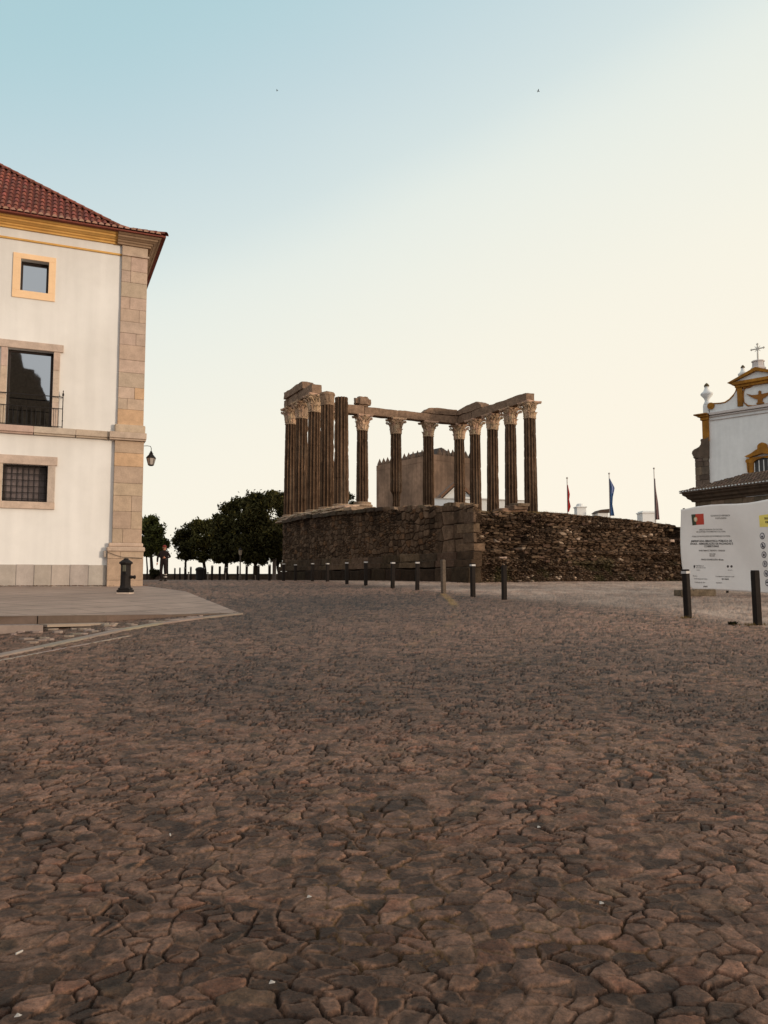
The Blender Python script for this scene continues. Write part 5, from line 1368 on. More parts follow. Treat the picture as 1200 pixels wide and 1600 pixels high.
# ochre corner pilasters with capital mouldings
m = MB(cf); pa, pb = SZ(1098.5, 670)[0], SZ(1108.5, 670)[0]
def bb(x0, x1, o0, o1, z0, z1, b=.03): m.cbox(x0, x1, o0, o1, z0, z1, b); m.cbox(2*SC-x1, 2*SC-x0, o0, o1, z0, z1, b)
zp0 = SZ(1103, 690)[1]; zp1 = SZ(1103, 657)[1]; zp2 = SZ(1103, 652)[1]; zp3 = SZ(1103, 649)[1]; zp4 = SZ(1103, 647)[1]
for x_ in (0, 1):
    m = MB(cf)
    for (p0_, p1_, o0_, o1_, q0_, q1_) in ((pa, pb, .002, .22, zp0, zp1), (pa-.12, pb+.02, -.6, .34, zp1, zp2), (pa-.32, pb+.04, -.9, .52, zp2, zp3), (pa-.62, pb+.06, -1.0, .70, zp3, zp4)):
        if x_: m.cbox(2*SC-p1_, 2*SC-p0_, o0_, o1_, q0_, q1_, .03)
        else: m.cbox(p0_, p1_, o0_, o1_, q0_, q1_, .03)
    m.build('pilaster', M_churchochre, chu)
# dark granite buttress with scrolled bracket below
m = MB(cf); m2_ = MB(cf); da, db = SZ(1088, 740)[0], SZ(1108.8, 740)[0]; zg = SZ(1098, 716)[1]
z = zb; k = 0
rd = random.Random(8)
while z < zg-.1:
    h = min(rd.uniform(.45, .8), zg-z); c = vary((.115, .085, .062), .35)
    sp = da+(db-da)*rd.uniform(.3, .7); m.cbox(da, sp-.01, -1.2, .24, z+.01, z+h-.01, .02, c); m.cbox(sp+.01, db, -1.2, .24, z+.01, z+h-.01, .02, vary((.115, .085, .062), .35))
    for q0, q1 in ((da, db),): m2_.cbox(2*SC-q1, 2*SC-q0, -1.2, .24, z+.01, z+h-.01, .02, c)
    z += h
scr = [SZ(*p) for p in ((1088, 716), (1084.5, 713), (1082.8, 709), (1083.5, 705.5), (1086.5, 702.5), (1090, 701), (1094, 698.5), (1096.5, 695), (1097, 691), (1096, 689), (1097, 686.5), (1100, 686), (1103, 687), (1108.8, 683), (1108.8, 716))]
m.prism(scr, -.9, .26, (.10, .072, .052)); m2_.prism(mirror(scr), -.9, .26, (.10, .072, .052))
c_ = SZ(1086.5, 708); 
m.build('buttress', M_darkgranite, chu); m2_.build('buttress', M_darkgranite, chu)
m = MB(cf); both(m, [SZ(1085.5, 714.5), SZ(1089.5, 714.5), SZ(1089, 717.5), SZ(1087.5, 717.5)], -1.0, .42, (.08, .06, .042)); m.build('bracket_moulding', M_darkgranite, chu)
# pedestals and urns
def urn(s, o, z0, H, tip, par=chu, w=1.0):
    m = MB(cf); m.lathe([(.36*w, 0), (.38*w, .05*H), (.26*w, .14*H), (.22*w, .20*H), (.30*w, .30*H), (.62*w, .46*H), (.64*w, .52*H), (.36*w, .62*H), (.24*w, .74*H), (.20*w, .80*H), (.26*w, .82*H)], (s, o, z0), 12)
    u = m.build('urn', M_churchwhite, par, smooth=True)
    m = MB(cf); m.lathe([(.24*w, .822*H), (.27*w, .88*H), (.15*w, .96*H), (.02*w, H)], (s, o, z0), 10); m.build('urn_flame', mat('lichen_tip', (.10, .075, .04), .95, .3, 4, .4), u)
zpd = SZ(1103, 632)[1]; ztu = SZ(1103, 597)[1]
m = MB(cf); m.cbox(pa+.02, pb-.02, -.75, -.05, zp4-.02, zpd, .04); m.cbox(2*SC-pb+.02, 2*SC-pa-.02, -.75, -.05, zp4-.02, zpd, .04); m.build('pedestal', M_churchwhite, chu)
sc_ = (pa+pb)/2
urn(sc_, -.4, zpd, ztu-zpd, 0, w=.92); urn(2*SC-sc_, -.4, zpd, ztu-zpd, 0, w=.92)
# scroll with ochre edge
m = MB(cf)
edge_pts = [SZ(*p) for p in ((1113, 630.6), (1119, 630.4), (1126, 630), (1133, 628.6), (1140, 624), (1146, 617.5), (1150.5, 609.5), (1152.8, 600))]
for pts in (edge_pts, [(2*SC-a, b) for a, b in edge_pts]): m.tube([(p[0], .04, p[1]) for p in pts], .06, 6)
cs_ = SZ(1111.3, 634.5)
for s in (cs_[0], 2*SC-cs_[0]):
    n = 16; m.prism([(s+.33*math.cos(2*math.pi*k/n), cs_[1]+.33*math.sin(2*math.pi*k/n)) for k in range(n)], .002, .16)
    m.prism([(s+.14*math.cos(2*math.pi*k/n), cs_[1]+.14*math.sin(2*math.pi*k/n)) for k in range(n)], .162, .22)
m.build('scroll_edge', M_churchochre, chu)
# upper aedicule: small pilasters, entablature, pediment
m = MB(cf); a, b = SZ(1153, 620)[0], SZ(1161, 620)[0]; z0 = SZ(1157, 635)[1]; z1 = SZ(1157, 606)[1]
m.cbox(a, b, .002, .20, z0, z1, .02); m.build('upper_pilaster', M_churchochre, chu)
m = MB(cf); m.cbox(2*SC-b, 2*SC-a, .002, .20, z0, z1, .02); m.build('upper_pilaster', M_churchochre, chu)
m = MB(cf); zt = SZ(1155, 597)[1]; zpk = SZ(1182.5, 575)[1]; zlo = SZ(1150, 604)[1]
m.cbox(a-.15, 2*SC-a+.15, -.8, .30, z1, z1+(zt-z1)*.45, .03); m.cbox(a-.35, 2*SC-a+.35, -.9, .48, z1+(zt-z1)*.45, zt, .04)
m.build('entablature', M_churchochre, chu)
m = MB(cf); w = SC-a+.75
L1 = [(SC-w, zt-.02), (SC, zpk-.0), (SC, zpk-.34), (SC-w+.6, zt+.01)]
both(m, L1, -.9, .55); m.build('pediment', M_churchochre, chu)
m = MB(cf); m.prism([(SC-w+.6, zt+.01), (SC+w-.6, zt+.01), (SC, zpk-.35)], -.6, .25); m.build('tympanum', M_churchwhite, chu)
su = SZ(1156.5, 590)[0]; zu0 = SZ(1156.5, 594)[1]; zu1 = SZ(1156.5, 568)[1]
urn(su, -.7, zu0-.2, zu1-zu0+.2, 0, w=.72); urn(2*SC-su, -.7, zu0-.2, zu1-zu0+.2, 0, w=.72)
m = MB(cf); zk = SZ(1184, 563)[1]; q0 = zpk-.25
m.lathe([(.62, 0), (.66, .25), (.52, .40), (.50, zk-q0-.15), (.58, zk-q0-.1), (.56, zk-q0)], (SC, -.2, q0), 8); m.build('cross_base', mat('church_band', None), chu)
m = MB(cf); zt_ = SZ(1184, 534)[1]; h = zt_-zk; zc = zk+h*.66
m.tube([(SC, -.2, zk), (SC, -.2, zt_-.15)], [.085, .06], 6); m.tube([(SC-.52, -.2, zc), (SC+.52, -.2, zc)], .06, 6)
for (x, z) in ((SC-.55, zc), (SC+.55, zc), (SC, zt_-.15)):
    for dx, dz in ((0, .14), (0, -.14), (.14, 0), (-.14, 0)): m.tube([(x, -.2, z), (x+dx*.7, -.2, z+dz*.7)], [.06, .045], 6)
for dx, dz in ((1, 1), (1, -1), (-1, 1), (-1, -1)): m.tube([(SC, -.2, zc), (SC+dx*.25, -.2, zc+dz*.25)], [.05, .02], 5)
m.build('cross', mat('pale_cross_stone', (.55, .53, .48), .8, .1, 4, .1), chu)
# emblem in relief: two winged bowl in a curling frame
m = MB(cf); eb = [SZ(*p) for p in ((1174.5, 616), (1178.5, 618), (1183, 617.6), (1186.5, 617.5))]
cz = SZ(1188, 622)[1]; ES = SC+.15; ez = SZ(1188, 619)[1]
bowl = [(-1.2, .42), (-.8, .05), (-.5, -.16), (-.22, -.26), (-.20, -.55), (-.32, -.60), (-.32, -.72), (.32, -.72), (.32, -.60), (.20, -.55), (.22, -.26), (.5, -.16), (.8, .05), (1.2, .42), (.7, .20), (.22, .16), (.10, .20), (.12, .42), (0, .52), (-.12, .42), (-.10, .20), (-.22, .16), (-.7, .20)]
m.prism([(ES+x, ez+z) for x, z in bowl], .002, .14)
fr2 = [(-1.35, .95), (-1.5, .55), (-1.55, .1), (-1.45, -.35), (-1.15, -.70), (-.7, -.85), (0, -.82), (.7, -.85), (1.15, -.70), (1.45, -.35), (1.55, .1), (1.5, .55), (1.35, .95), (.9, 1.02), (.5, 1.18), (0, 1.25), (-.5, 1.18), (-.9, 1.02), (-1.35, .95)]
m.tube([(ES+x, .05, ez+z) for x, z in fr2], [.05+.03*(i % 3) for i in range(len(fr2))], 6)
for sx in (-1, 1): m.lathe([(.02, -.12), (.16, -.05), (.16, .05), (.02, .12)], (ES+sx*1.35, .06, ez+1.0), 8)
m.build('emblem', mat('church_dark_ochre', (.24, .10, .02), .9, .2, 3, .2), chu)
# facade window with scrolled ochre frame
WC = SZ(1190, 720)[0]; WC = max(WC, SC+.1) if abs(WC-SC) > .1 else SC
WC = SC+.25
zw = SZ(1167, 742)[1]-1.3; z_im = SZ(1176, 726)[1]; 
a = SZ(1171.5, 730)[0]; b = SZ(1178.5, 730)[0]; hw = WC-b; fw = WC-a
m = MB(cf); m.cbox(a, b, .002, .25, zw, z_im+.1, .03); m.cbox(2*WC-b, 2*WC-a, .002, .25, zw, z_im+.1, .03)
arch_ = [(b, z_im+.1), (b+.12, z_im+.28), (b+.4, z_im+.42), (WC, z_im+.52)]
top = SZ(1175, 715)[1]
pts = [(a, z_im+.1)]+arch_+[(2*WC-x, z) for x, z in arch_[::-1][1:]]+[(2*WC-a, z_im+.1), (2*WC-a-.1, top), (a+.1, top)]
m.prism(pts, .002, .25)
cz0 = top; both_ = [(a-.30, cz0+.12), (a+.1, cz0), (WC, cz0+.25), (WC, cz0+.75), (WC-.55, cz0+.62), (a+.25, cz0+.32)]
m.prism(both_, .003, .42); m.prism([(2*WC-x, z) for x, z in both_][::-1], .003, .42)
kt = SZ(1188, 692.5)[1]; m.prism([(WC-.42, cz0+.66), (WC+.42, cz0+.66), (WC+.40, kt-.25), (WC+.25, kt-.08), (WC, kt), (WC-.25, kt-.08), (WC-.40, kt-.25)], .05, .38)
for s in (-1, 1):
    x = WC+s*(fw+.10); n = 12; m.prism([(x+.20*math.cos(2*math.pi*k/n), z_im+.35+.20*math.sin(2*math.pi*k/n)) for k in range(n)], .003, .22)
    m.prism([(x-.12, z_im+.25), (x+.10, z_im+.25), (x+.02, z_im-.7), (x-.06, z_im-.7)], .003, .18)
m.build('window_surround', M_churchochre, chu)
m = MB(cf); pts = [(b+.001, zw+.01)]+[(b+.001, z_im+.09)]+[(x, z-.01) for x, z in arch_[1:]]+[(2*WC-x, z-.01) for x, z in arch_[::-1][1:-1]]+[(2*WC-b-.001, z_im+.09), (2*WC-b-.001, zw+.01)]
m.prism(pts, .01, .05); wn = m.build('window', M_dglass, chu)
m = MB(cf); w_n = 2*hw
for i in range(5): x = b+.06+(w_n-.12)*i/4; m.box(x-.032, x+.032, .052, .10, zw, z_im+(.12 if i in (0, 4) else .34))
for z in (zw+.05, (zw+z_im)/2+.2): m.box(b+.01, 2*WC-b-.01, .101, .13, z-.03, z+.03)
m.build('glazing_bars', M_churchwhite, wn)

# ------------------------------------------------------------------ low stone porch in front of the church
AP = Plane(at(1086, 790, 48).xy, (.444, -.896)); af = lambda p: AP.f(p)
anx = empty('stone_porch', AP.P(0, gz(46), 0)); tag(anx, 'dark granite porch with a low tiled roof rising behind the banner', 'building')
O_ = .62; zE = at(1061, 770, 48.28).z
LEN = 16.0
m = MB(af); z = 1.0; zcn = zE-.62; rd = random.Random(5)
while z < zcn-.05:
    h = min(rd.uniform(.42, .6), zcn-z)
    if zcn-(z+h) < .2: h = zcn-z
    s = 0.0
    while s < LEN:
        w = rd.uniform(.6, 1.3); w = min(w, LEN-s) if LEN-s-w > .3 else LEN-s
        m.cbox(s+.006, s+w-.006, -4.5, 0+rd.uniform(-.006, .006), z+.006, z+h-.006, .012, vary((.17, .12, .085), .28)); s += w
    z += h
m.build('wall', M_darkgranite, anx)
m = MB(af); sweep(m, [(0, 0), (.12, .02), (.16, .12), (.30, .22), (.36, .34), (.50, .44), (.52, .56), (0, .56)], [lambda o, z: (-o, -4.5, zcn+z), lambda o, z: (-o, o, zcn+z), lambda o, z: (LEN, o, zcn+z)], (.095, .066, .046)); m.build('cornice', M_darkgranite, anx)
pitch = .36; WR = 2.6
m = MB(af); mm = MB(af)
def trow(org, al, inn, um):
    u = -.03; k = 0
    while u < um:
        u2 = min(u+.36, um+.1); vs = []; n = 6
        for uu, r, dz in ((u, .085, .03), (u2+.02, .068, .005)):
            for q in range(n+1):
                w = math.pi*q/n; p = org+inn*uu+al*(r*math.cos(w)); vs.append((p.x, p.y, zE+max(uu, 0)*pitch+dz+r*math.sin(w)))
        m.add(vs, [(q, q+1, n+2+q, n+1+q) for q in range(n)], vary((.115, .072, .048), .35))
        if k == 0:
            c = org+inn*(u-.004); vv = [(c.x+al.x*.07*math.cos(math.pi*q/6), c.y+al.y*.07*math.cos(math.pi*q/6), zE+.026+.066*math.sin(math.pi*q/6)) for q in range(7)]
            vv += [(x+inn.x*.03, y+inn.y*.03, z) for x, y, z in vv]; mm.add(vv, [tuple(range(7)), tuple(range(13, 6, -1))]+[(q, q+1, q+8, q+7) for q in range(6)]+[(0, 7, 13, 6)])
        u += .36; k += 1
s = -O_+.08
while s < LEN: trow(Vector((s, O_)), Vector((1, 0)), Vector((0, -1)), min(s+O_, WR)); s += .225
o = O_-.08
while o > -4.6: trow(Vector((-O_, o)), Vector((0, 1)), Vector((1, 0)), min(O_-o, WR)); o -= .225
m.build('roof_tiles', M_tile, anx); mm.build('tile_end_mortar', M_churchwhite, anx)
m = MB(af); m.add([(-O_, O_, zE-.01), (LEN, O_, zE-.01), (LEN, O_-WR, zE+pitch*WR-.01), (-O_+WR, O_-WR, zE+pitch*WR-.01), (-O_+WR, -4.6, zE+pitch*WR-.01), (-O_, -4.6, zE-.01), (LEN, -4.6, zE+pitch*WR-.01),
                   (-O_, O_, zE-.06), (LEN, O_, zE-.06), (LEN, -4.6, zE-.06), (-O_, -4.6, zE-.06)], [(0, 1, 2, 3), (0, 3, 4, 5), (3, 2, 6, 4), (0, 7, 8, 1), (5, 10, 7, 0), (7, 10, 9, 8)], (.10, .062, .042)); m.build('roof', M_tile, anx)

# ================================================================== BANNER
NP = Plane(at(1065, 850, 26.0).xy, (.486, -.874)); 
ban = empty('banner', NP.P(2.5, gz(24), 0)); tag(ban, 'large white printed construction banner with a flag and round pictograms on a low hoarding', 'banner')
top_px = [(1063.5, 796), (1075, 794.5), (1090, 791.5), (1110, 788.8), (1130, 787.6), (1150, 787.2), (1170, 785.6), (1185, 783.4), (1200, 780.6), (1225, 777), (1262, 773)]
bot_px = [(1084, 921), (1096, 921.5), (1110, 921.5), (1125, 922), (1145, 923.5), (1165, 924.5), (1185, 926.5), (1200, 927.5), (1225, 931), (1262, 937)]
def bout(s, z):
    return .03*math.sin(s*2.1+.4)+.035*math.sin(s*.9+z*1.6)+.012*math.sin(s*5+z*3)
left_px = [(1063.5, 796), (1063, 812), (1062.4, 830), (1062.8, 850), (1064, 868), (1066, 885), (1070, 900), (1078, 914), (1084, 921)]
nu, nv = 70, 50
LS = [NP.sz(*p) for p in left_px]; TS = [NP.sz(*p) for p in top_px]; BS = [NP.sz(*p) for p in bot_px]
sR = NP.sz(1262, 850)[0]
V = []
for j in range(nv+1):
    t = j/nv
    zL = LS[0][1]+(LS[-1][1]-LS[0][1])*t; sL = np.interp(-zL, [-p[1] for p in LS], [p[0] for p in LS])
    for i in range(nu+1):
        q = i/nu; s = sL+(sR-sL)*q
        zt = np.interp(s, [p[0] for p in TS], [p[1] for p in TS]); zb_ = np.interp(s, [p[0] for p in BS], [p[1] for p in BS])
        z = zt+(zb_-zt)*t; V.append(tuple(NP.P(s, z, bout(s, z))))
sheet = grid_mesh('sheet', np.array(V), nv+1, nu+1, np.ones((len(V), 3)), M_banner, ban, smooth=True)
md = sheet.modifiers.new('thickness', 'SOLIDIFY'); md.thickness = .006; md.offset = 0
m = MB(lambda p: NP.f(p))
for px in (1064.3, 1128, 1205, 1258):
    s = NP.sz(px, 850)[0]; zt = float(np.interp(s, [p[0] for p in TS], [p[1] for p in TS]))+(.05 if px < 1070 else -.05); mq = MB(lambda p: NP.f(p)); mq.cbox(s-.03, s+.03, -.21, -.15, gz(25)-.15, zt, .008); mq.build('post', M_bollard, ban)
for z in (1.9, 3.2): mq = MB(lambda p: NP.f(p)); mq.cbox(NP.sz(1070, 850)[0], sR-.05, -.148, -.12, z-.04, z+.04, .004); mq.build('rail', M_bollard, ban)
def on_banner(px, py, lift=.008):
    s, z = NP.sz(px, py); return NP.P(s, z, bout(s, z)+lift)
def decal(name, pts, m_, lift=.008, parent=ban):
    mb = MB(); vs = [on_banner(x, y, lift) for x, y in pts]; mb.add(vs+[v-Vector((NP.n.x, NP.n.y, 0))*.003 for v in vs], [tuple(range(len(vs))), tuple(range(len(vs), 2*len(vs)))[::-1]]+[(i, (i+1) % len(vs), len(vs)+(i+1) % len(vs), len(vs)+i) for i in range(len(vs))]); return mb.build(name, m_, parent)
fl = decal('flag_field', [(1081, 804), (1088, 803.4), (1088.6, 820.2), (1082, 821)], flat('flag_green', (.045, .06, .035), .7), .008)
decal('flag_field', [(1088.02, 803.4), (1100.5, 802.6), (1101, 819.6), (1088.62, 820.2)], flat('flag_red', (.50, .060, .035), .7), .008)
def disc(cx, cy, rx, ry, n=18): return [(cx+rx*math.cos(2*math.pi*k/n), cy+ry*math.sin(2*math.pi*k/n)) for k in range(n)]
decal('flag_emblem', disc(1088, 811.6, 3.0, 3.9), flat('emblem_yellow', (.60, .40, .20), .7), .012)
decal('flag_emblem', [(1086.6, 809.4), (1089.6, 809.3), (1089.6, 812.5), (1088.2, 814.6), (1086.7, 812.6)], flat('emblem_pale', (.68, .60, .52), .7), .016)
mb = MB(); nq = 24
yv = []
for i in range(nq+1):
    t = i/nq; yv += [on_banner(1187+45*t, 805.5-5.5*t), on_banner(1187.6+37*t, 814-2*t), on_banner(1188+46*t, 823.5-1*t)]
mb.add(yv, [q for i in range(nq) for q in ((3*i, 3*i+3, 3*i+4, 3*i+1), (3*i+1, 3*i+4, 3*i+5, 3*i+2))]); mb.build('yellow_panel', flat('yellow_print', (.80, .66, .16), .7), ban)
def text(s, px0, px1, pyc, hpx, bold=0.0, col=None, lift=.010, align='C', tilt=0.0):
    """lettering set in the banner's own surface; px0..px1 is its measured span, hpx its cap height"""
    cu = bpy.data.curves.new('t', 'FONT'); cu.body = s; cu.size = 1; cu.offset = bold; o = bpy.data.objects.new('t', cu); COL.objects.link(o)
    dg = bpy.context.evaluated_depsgraph_get(); me0 = o.evaluated_get(dg).to_mesh(); vs = [v.co.copy() for v in me0.vertices]; fs = [tuple(p.vertices) for p in me0.polygons]
    o.evaluated_get(dg).to_mesh_clear(); bpy.data.objects.remove(o); bpy.data.curves.remove(cu)
    if not vs: return
    x0 = min(v.x for v in vs); x1 = max(v.x for v in vs); caph = .72
    A = NP.sz(px0, pyc-tilt/2); B = NP.sz(px1, pyc+tilt/2); 
    hA = NP.sz(px0, pyc-hpx/2)[1]-NP.sz(px0, pyc+hpx/2)[1]
    mb = MB(); out = []
    for v in vs:
        q = (v.x-x0)/(x1-x0); S = A[0]+(B[0]-A[0])*q; Z = A[1]+(B[1]-A[1])*q+(v.y/caph-.5)*hA; out.append(NP.P(S, Z, bout(S, Z)+lift))
    mb.add(out, fs); mb.build('printed_text', col or M_black, ban)
ink2 = flat('faded_ink', (.09, .075, .07), .7); ink1 = flat('strong_ink', (.03, .025, .024), .7)
text('GOVERNO DA REPÚBLICA', 1111, 1141, 805.5, 2.6, .004, ink2, tilt=-.8)
text('PORTUGUESA', 1118, 1135, 809.6, 2.6, .004, ink2, tilt=-.6)
text('DIREÇÃO REGIONAL DE CULTURA', 1093, 1128, 827.3, 2.2, .004, ink2, tilt=-.8)
text('DO ALENTEJO E PATRIMÓNIO CULTURAL', 1088, 1133, 830.7, 2.2, .004, ink2, tilt=-.8)
text('FUNDO DE SALVAGUARDA DO PATRIMÓNIO CULTURAL', 1081, 1140, 837.8, 2.2, .004, ink2, tilt=-.8)
text('EMPREITADA: BIBLIOTECA PÚBLICA DE', 1080, 1142, 845.2, 2.9, .022, ink1, tilt=-.6)
text('ÉVORA - REMODELAÇÃO DE FACHADAS E', 1079, 1143.5, 849.4, 2.9, .022, ink1, tilt=-.6)
text('COBERTURAS', 1100, 1122.5, 853.4, 2.9, .022, ink1, tilt=-.2)
text('INVESTIMENTO PREVISTO: 170.000,00', 1092, 1131.5, 860.2, 2.3, .010, ink2)
text('INÍCIO: 2020', 1108, 1117, 865.6, 2.0, .010, ink2); text('FIM: 2021', 1108, 1116, 868.5, 2.0, .010, ink2)
text('PRAZO DE EXECUÇÃO: 180 dias', 1096, 1129.5, 874.3, 2.3, .018, ink1, tilt=.2)
text('REPÚBLICA', 1089, 1100, 884, 1.9, .004, ink2); text('PORTUGUESA CULTURA', 1089, 1103, 887, 1.7, .004, ink2); text('cultura', 1090, 1095, 890.4, 1.8, .0, ink2)
decal('printed_logo', [(1084.5, 884), (1087.6, 882.8), (1087.4, 885.8), (1086.4, 888), (1085.4, 888), (1085.6, 885.8)], ink1)
for dx in (0, 5.5): decal('printed_logo', disc(1136+dx, 885, 1.7, 2.0, 10), ink2)
text('évora', 1136, 1143, 890.5, 1.8, .0, ink2)
text('Dono:', 1084.5, 1091.5, 899.7, 1.8, .01, ink2); text('Direção Regional de Cultura', 1086.5, 1106, 904.2, 1.9, .006, ink2, tilt=.4); text('Fiscalização da obra', 1087.5, 1103.5, 909.8, 1.9, .006, ink2, tilt=.4)
text('Coordenação de segurança e saúde', 1117.5, 1146, 900.6, 1.9, .006, ink2, tilt=.3); text('Engenharia', 1127, 1137.5, 904.5, 2.3, .03, ink1); text('Empreiteiro', 1119, 1127.5, 910.3, 1.9, .006, ink2)
text('alvará', 1101, 1107, 915.9, 2.6, .02, ink2)
text('SEGURANÇA', 1196, 1226, 810, 3.2, .02, ink1, .013); text('EM OBRA', 1198, 1222, 815.8, 3.2, .02, ink1, .013)
picts = [(1192, 837.5), (1193, 852.5), (1194.4, 866.8), (1195.6, 881.2), (1197, 896), (1198.8, 910.5)]
ring = flat('pictogram_ink', (.035, .035, .045), .7); pale = flat('pictogram_white', (.58, .55, .55), .7)
for i, (x, y) in enumerate(picts):
    decal('pictogram', disc(x, y, 3.9, 5.2), ring, .010); decal('pictogram', disc(x, y, 2.9, 4.0), pale, .014)
    if i == 0: decal('pictogram', disc(x, y+1.2, 1.6, 1.7, 10), ring, .018)
    elif i == 1: decal('pictogram', [(x-2.2, y-2.8), (x-.6, y-3.2), (x+2.4, y+2.6), (x+.6, y+3)], ring, .018); decal('pictogram', disc(x-.4, y+1.4, 1.1, 1.4, 8), ring, .020)
    elif i == 2: decal('pictogram', [(x-1.5, y-1.6), (x+1.5, y-1.6), (x+1.2, y+2.3), (x-1.2, y+2.3)], ink2, .018)
    elif i == 3: decal('pictogram', [(x-.9, y-2.5), (x+1.1, y-2.2), (x+.9, y+2), (x-.2, y+3), (x-.6, y+.5)], ring, .018)
    elif i == 4: decal('pictogram', disc(x-.5, y-.6, .9, 1.4, 8), ring, .018); decal('pictogram', [(x-.2, y+.2), (x+2, y-1.4), (x+1.6, y+2.4), (x-.8, y+2.2)], ring, .018)
    else: decal('pictogram', [(x-2, y-1.8), (x+2, y-1.8), (x+2.2, y+.4), (x-2.2, y+.4)], ring, .018)
# pinkish earth strip and a granite kerb stone at the foot
p0 = gpt(1066, 932.5); p1 = gpt(1119, 931.5)
m = MB(); d = (p1-p0).normalized(); 
def lf(p): return Vector((p0.x, p0.y, p0.z))+d*p[0]+Vector((-d.y, d.x, 0)).normalized()*p[1]+Vector((0, 0, p[2]))
mk = MB(lf); L_ = (p1-p0).length; rough_block(mk, 0, L_, 0, .42, -.08, .20, 5, (.13, .10, .07), amp=.02)
tag(mk.build('stone_block', M_rubble, origin=tuple(p0)), 'long low stone block lying at the foot of the banner behind the banded bollard', 'stone')
m = MB(); q = [gpt(x, y, .03) for x, y in ((1118, 930), (1150, 929), (1180, 930.5), (1215, 934), (1270, 942))]; strip_blocks(m, q, .10, .07, 1.6, off=(-.9, 0), colr=(.34, .25, .21)); tag(m.build('earth_strip', M_pave), kind='structure')
# weed tuft in the paving
p = gpt(1145, 976); wd = empty('weed', p); tag(wd, 'small dark weed tuft growing in the cobbles between the two right bollards', 'plant')
mk = MB()
for i in range(70):
    a = random.uniform(0, 6.28); l = random.uniform(.03, .10); h = random.uniform(.02, .07); b0_ = p+Vector((random.uniform(-.07, .07), random.uniform(-.05, .05), 0)); sd = Vector((-math.sin(a), math.cos(a), 0))*.008
    tp_ = b0_+Vector((math.cos(a)*l, math.sin(a)*l, h)); md_ = b0_.lerp(tp_, .5)+Vector((0, 0, .02)); mk.add([b0_-sd, b0_+sd, md_+sd*1.3, tp_, md_-sd*1.3], [(0, 1, 2, 3, 4)], vary((.03, .03, .014), .4))
mk.build('leaves', M_leaf, wd)
# grass round the foot of posts and the wall
mk = MB()
for (cx, cy, rx, n) in ((1184, 977, .30, 160), (1075, 966, .22, 50)):
    p = gpt(cx, cy)
    for _ in range(n):
        b0_ = p+Vector((random.gauss(-.05, rx*.5), random.gauss(0, .05), 0)); h = random.uniform(.02, .07); mk.add([b0_+Vector((-.005, 0, -.01)), b0_+Vector((.005, 0, -.01)), b0_+Vector((random.uniform(-.03, .03), random.uniform(-.02, .02), h))], [(0, 1, 2)], vary((.12, .08, .03), .4))
for _ in range(900):
    a, b = Fp[1], Fp[1]; s = random.uniform(-8, SP+.3)
    p = BP.P(s, 0, .10+abs(random.gauss(0, .05))); zz = 1.17
    p.z = zz+random.uniform(-.0, .02); q = random.uniform(0, 3); l = random.uniform(.02, .05)
    mk.add([p+Vector((math.cos(q)*l, math.sin(q)*l, 0)), p+Vector((-math.sin(q)*l*.5, math.cos(q)*l*.5, .02)), p-Vector((math.cos(q)*l, math.sin(q)*l, -.01))], [(0, 1, 2)], vary((.13, .06, .03), .4))
o = mk.build('dry_grass_and_leaves', M_leaf); tag(o, 'dry grass and fallen leaves along the wall foot and round the bollards', 'ground cover', kind='stuff')
# scraps of pale litter on the cobbles
for i, (x, y, lab) in enumerate(((266, 1304, 'pale cigarette end on the cobbles left of centre'), (28, 1588-0, 'pale scrap near the bottom left corner'), (842, 1293, 'white scrap on the cobbles right of centre'), (940, 1412, 'small white scrap in the lower right'), (425, 1536, 'pale scrap near the bottom centre left'), (483, 1402, 'tiny white scrap on a stone in the lower middle'), (30, 1488, 'cigarette end near the left edge'))):
    p = gpt(x, y, .012); a = random.uniform(0, 3); mk = MB(); dv = Vector((math.cos(a), math.sin(a), 0))*.014
    if 'cigarette' in lab: mk.tube([p-dv, p+dv*.3, p+dv], [.0038, .004, .0035], 6)
    else: mk.add([p+Vector((-.010, -.006, 0)), p+Vector((.009, -.008, .004)), p+Vector((.011, .006, .001)), p+Vector((-.006, .009, .006)), p+Vector((0, 0, .009))], [(0, 1, 4), (1, 2, 4), (2, 3, 4), (3, 0, 4)])
    tag(mk.build('litter', mat('litter_paper', (.42, .38, .34), .8, .1, 9, .05), origin=tuple(p)), lab, 'litter', 'scraps of litter on the cobbles')
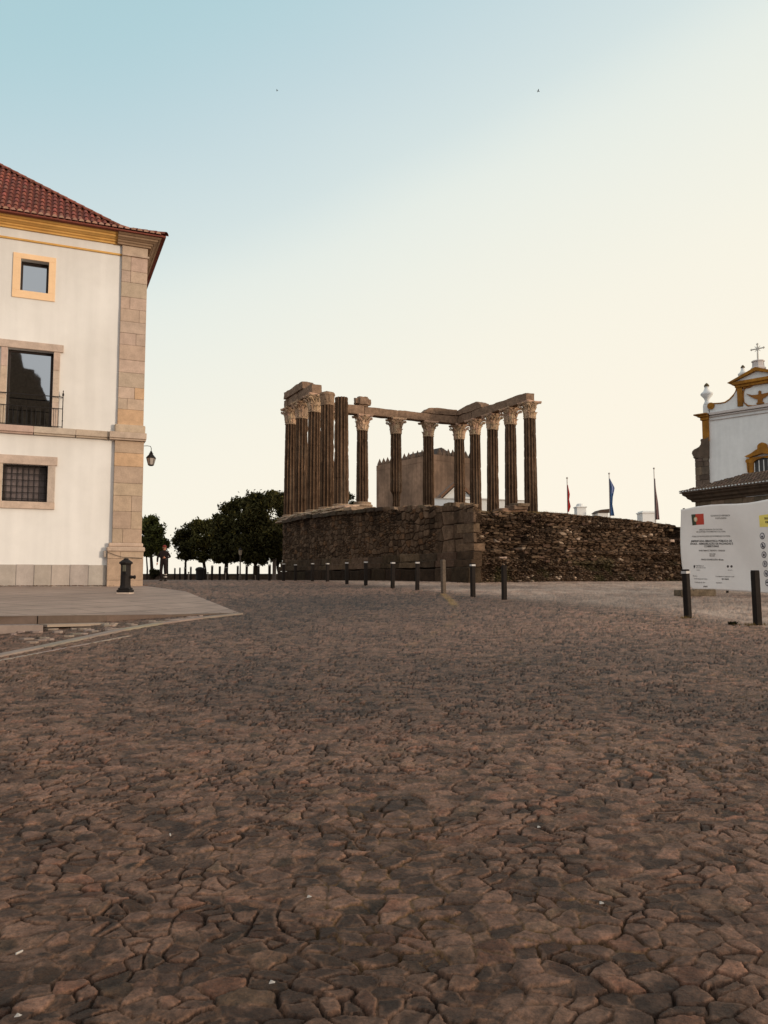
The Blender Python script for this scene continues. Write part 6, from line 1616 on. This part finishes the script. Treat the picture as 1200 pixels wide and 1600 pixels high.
# birds
def bird(px, py, Y, lab, ang_, sc=1.0):
    c = at(px, py, Y); r = empty('bird', c, 0); tag(r, lab, 'bird', 'birds in the sky')
    ca_, sa_ = math.cos(ang_), math.sin(ang_)
    f_ = lambda p: Vector((c.x+sc*(p[0]*ca_-p[2]*sa_), c.y+sc*p[1], c.z+sc*(p[0]*sa_+p[2]*ca_)))
    m = MB(f_); m.tube([(-.22, 0, 0), (-.15, 0, .01), (0, 0, 0), (.12, 0, .005), (.17, 0, .01), (.21, 0, .0), (.25, 0, -.01)], [.015, .03, .055, .045, .035, .028, .005], 8); m.build('body', flat('bird_dark', (.05, .05, .05)), r)
    for s in (-1, 1):
        m = MB(f_); m.add([(.08, s*.03, .02), (-.06, s*.03, .02), (-.10, s*.25, .10), (-.12, s*.48, .03), (.0, s*.27, .13), (.08, s*.03, .035), (-.06, s*.03, .035), (-.10, s*.25, .112), (0, s*.27, .145)], [(0, 1, 2, 4), (4, 2, 3), (5, 8, 7, 6), (8, 3, 7), (0, 4, 8, 5), (4, 3, 8), (1, 6, 7, 2), (2, 7, 3), (0, 5, 6, 1)]); m.build('wing', flat('bird_dark', (.05, .05, .05)), r)
bird(433, 141.5, 120, 'tiny dark bird high in the sky left of centre', .1, .75)
bird(841, 142.5, 110, 'tiny dark bird high in the sky right of centre', -.35, .95)

# ================================================================== BUILDINGS BEHIND THE VIEWER (they show in the mansion's panes)
YB = -34.0
def refl(px, py):
    s, z = BP.sz(px, py); W = BP.P(s, z, -.25); d = ray(px, py).normalized(); n = Vector((BP.n.x, BP.n.y, 0)); r = d-2*d.dot(n)*n
    t = (YB-W.y)/r.y; return (W.x+r.x*t, W.z+r.z*t)
sk = [refl(*p) for p in ((22, 546), (31, 548), (37, 563), (39, 572), (54, 576), (55, 583), (62, 588), (64, 604), (68, 612), (72, 622), (79, 628))]
xe = sk[-1][0]; sgn = 1 if xe > sk[0][0] else -1
rb = empty('stone_ruin', (sk[5][0], YB, gz(YB))); tag(rb, 'stepped old stone building behind the viewer, seen only as a reflection in the balcony door', 'building')
poly = [(sk[0][0]-sgn*9, gz(YB)-.5), (sk[0][0]-sgn*9, sk[0][1]+1)]+sk+[(xe+sgn*10, sk[-1][1]-.6), (xe+sgn*10, gz(YB)-.5)]
m = MB(); m.prism(poly, YB-8, YB, (.16, .105, .07)); m.build('wall', M_rubble, rb)
m = MB()
for k in range(5):
    x = sk[0][0]+(xe-sk[0][0])*(k+.5)/5; m.cbox(x-.25, x+.25, YB+.002, YB+.25, gz(YB)-.3, min(sk[2][1], sk[-1][1])-1.0, .03, (.18, .12, .08))
m.build('buttress', M_rubble, rb)
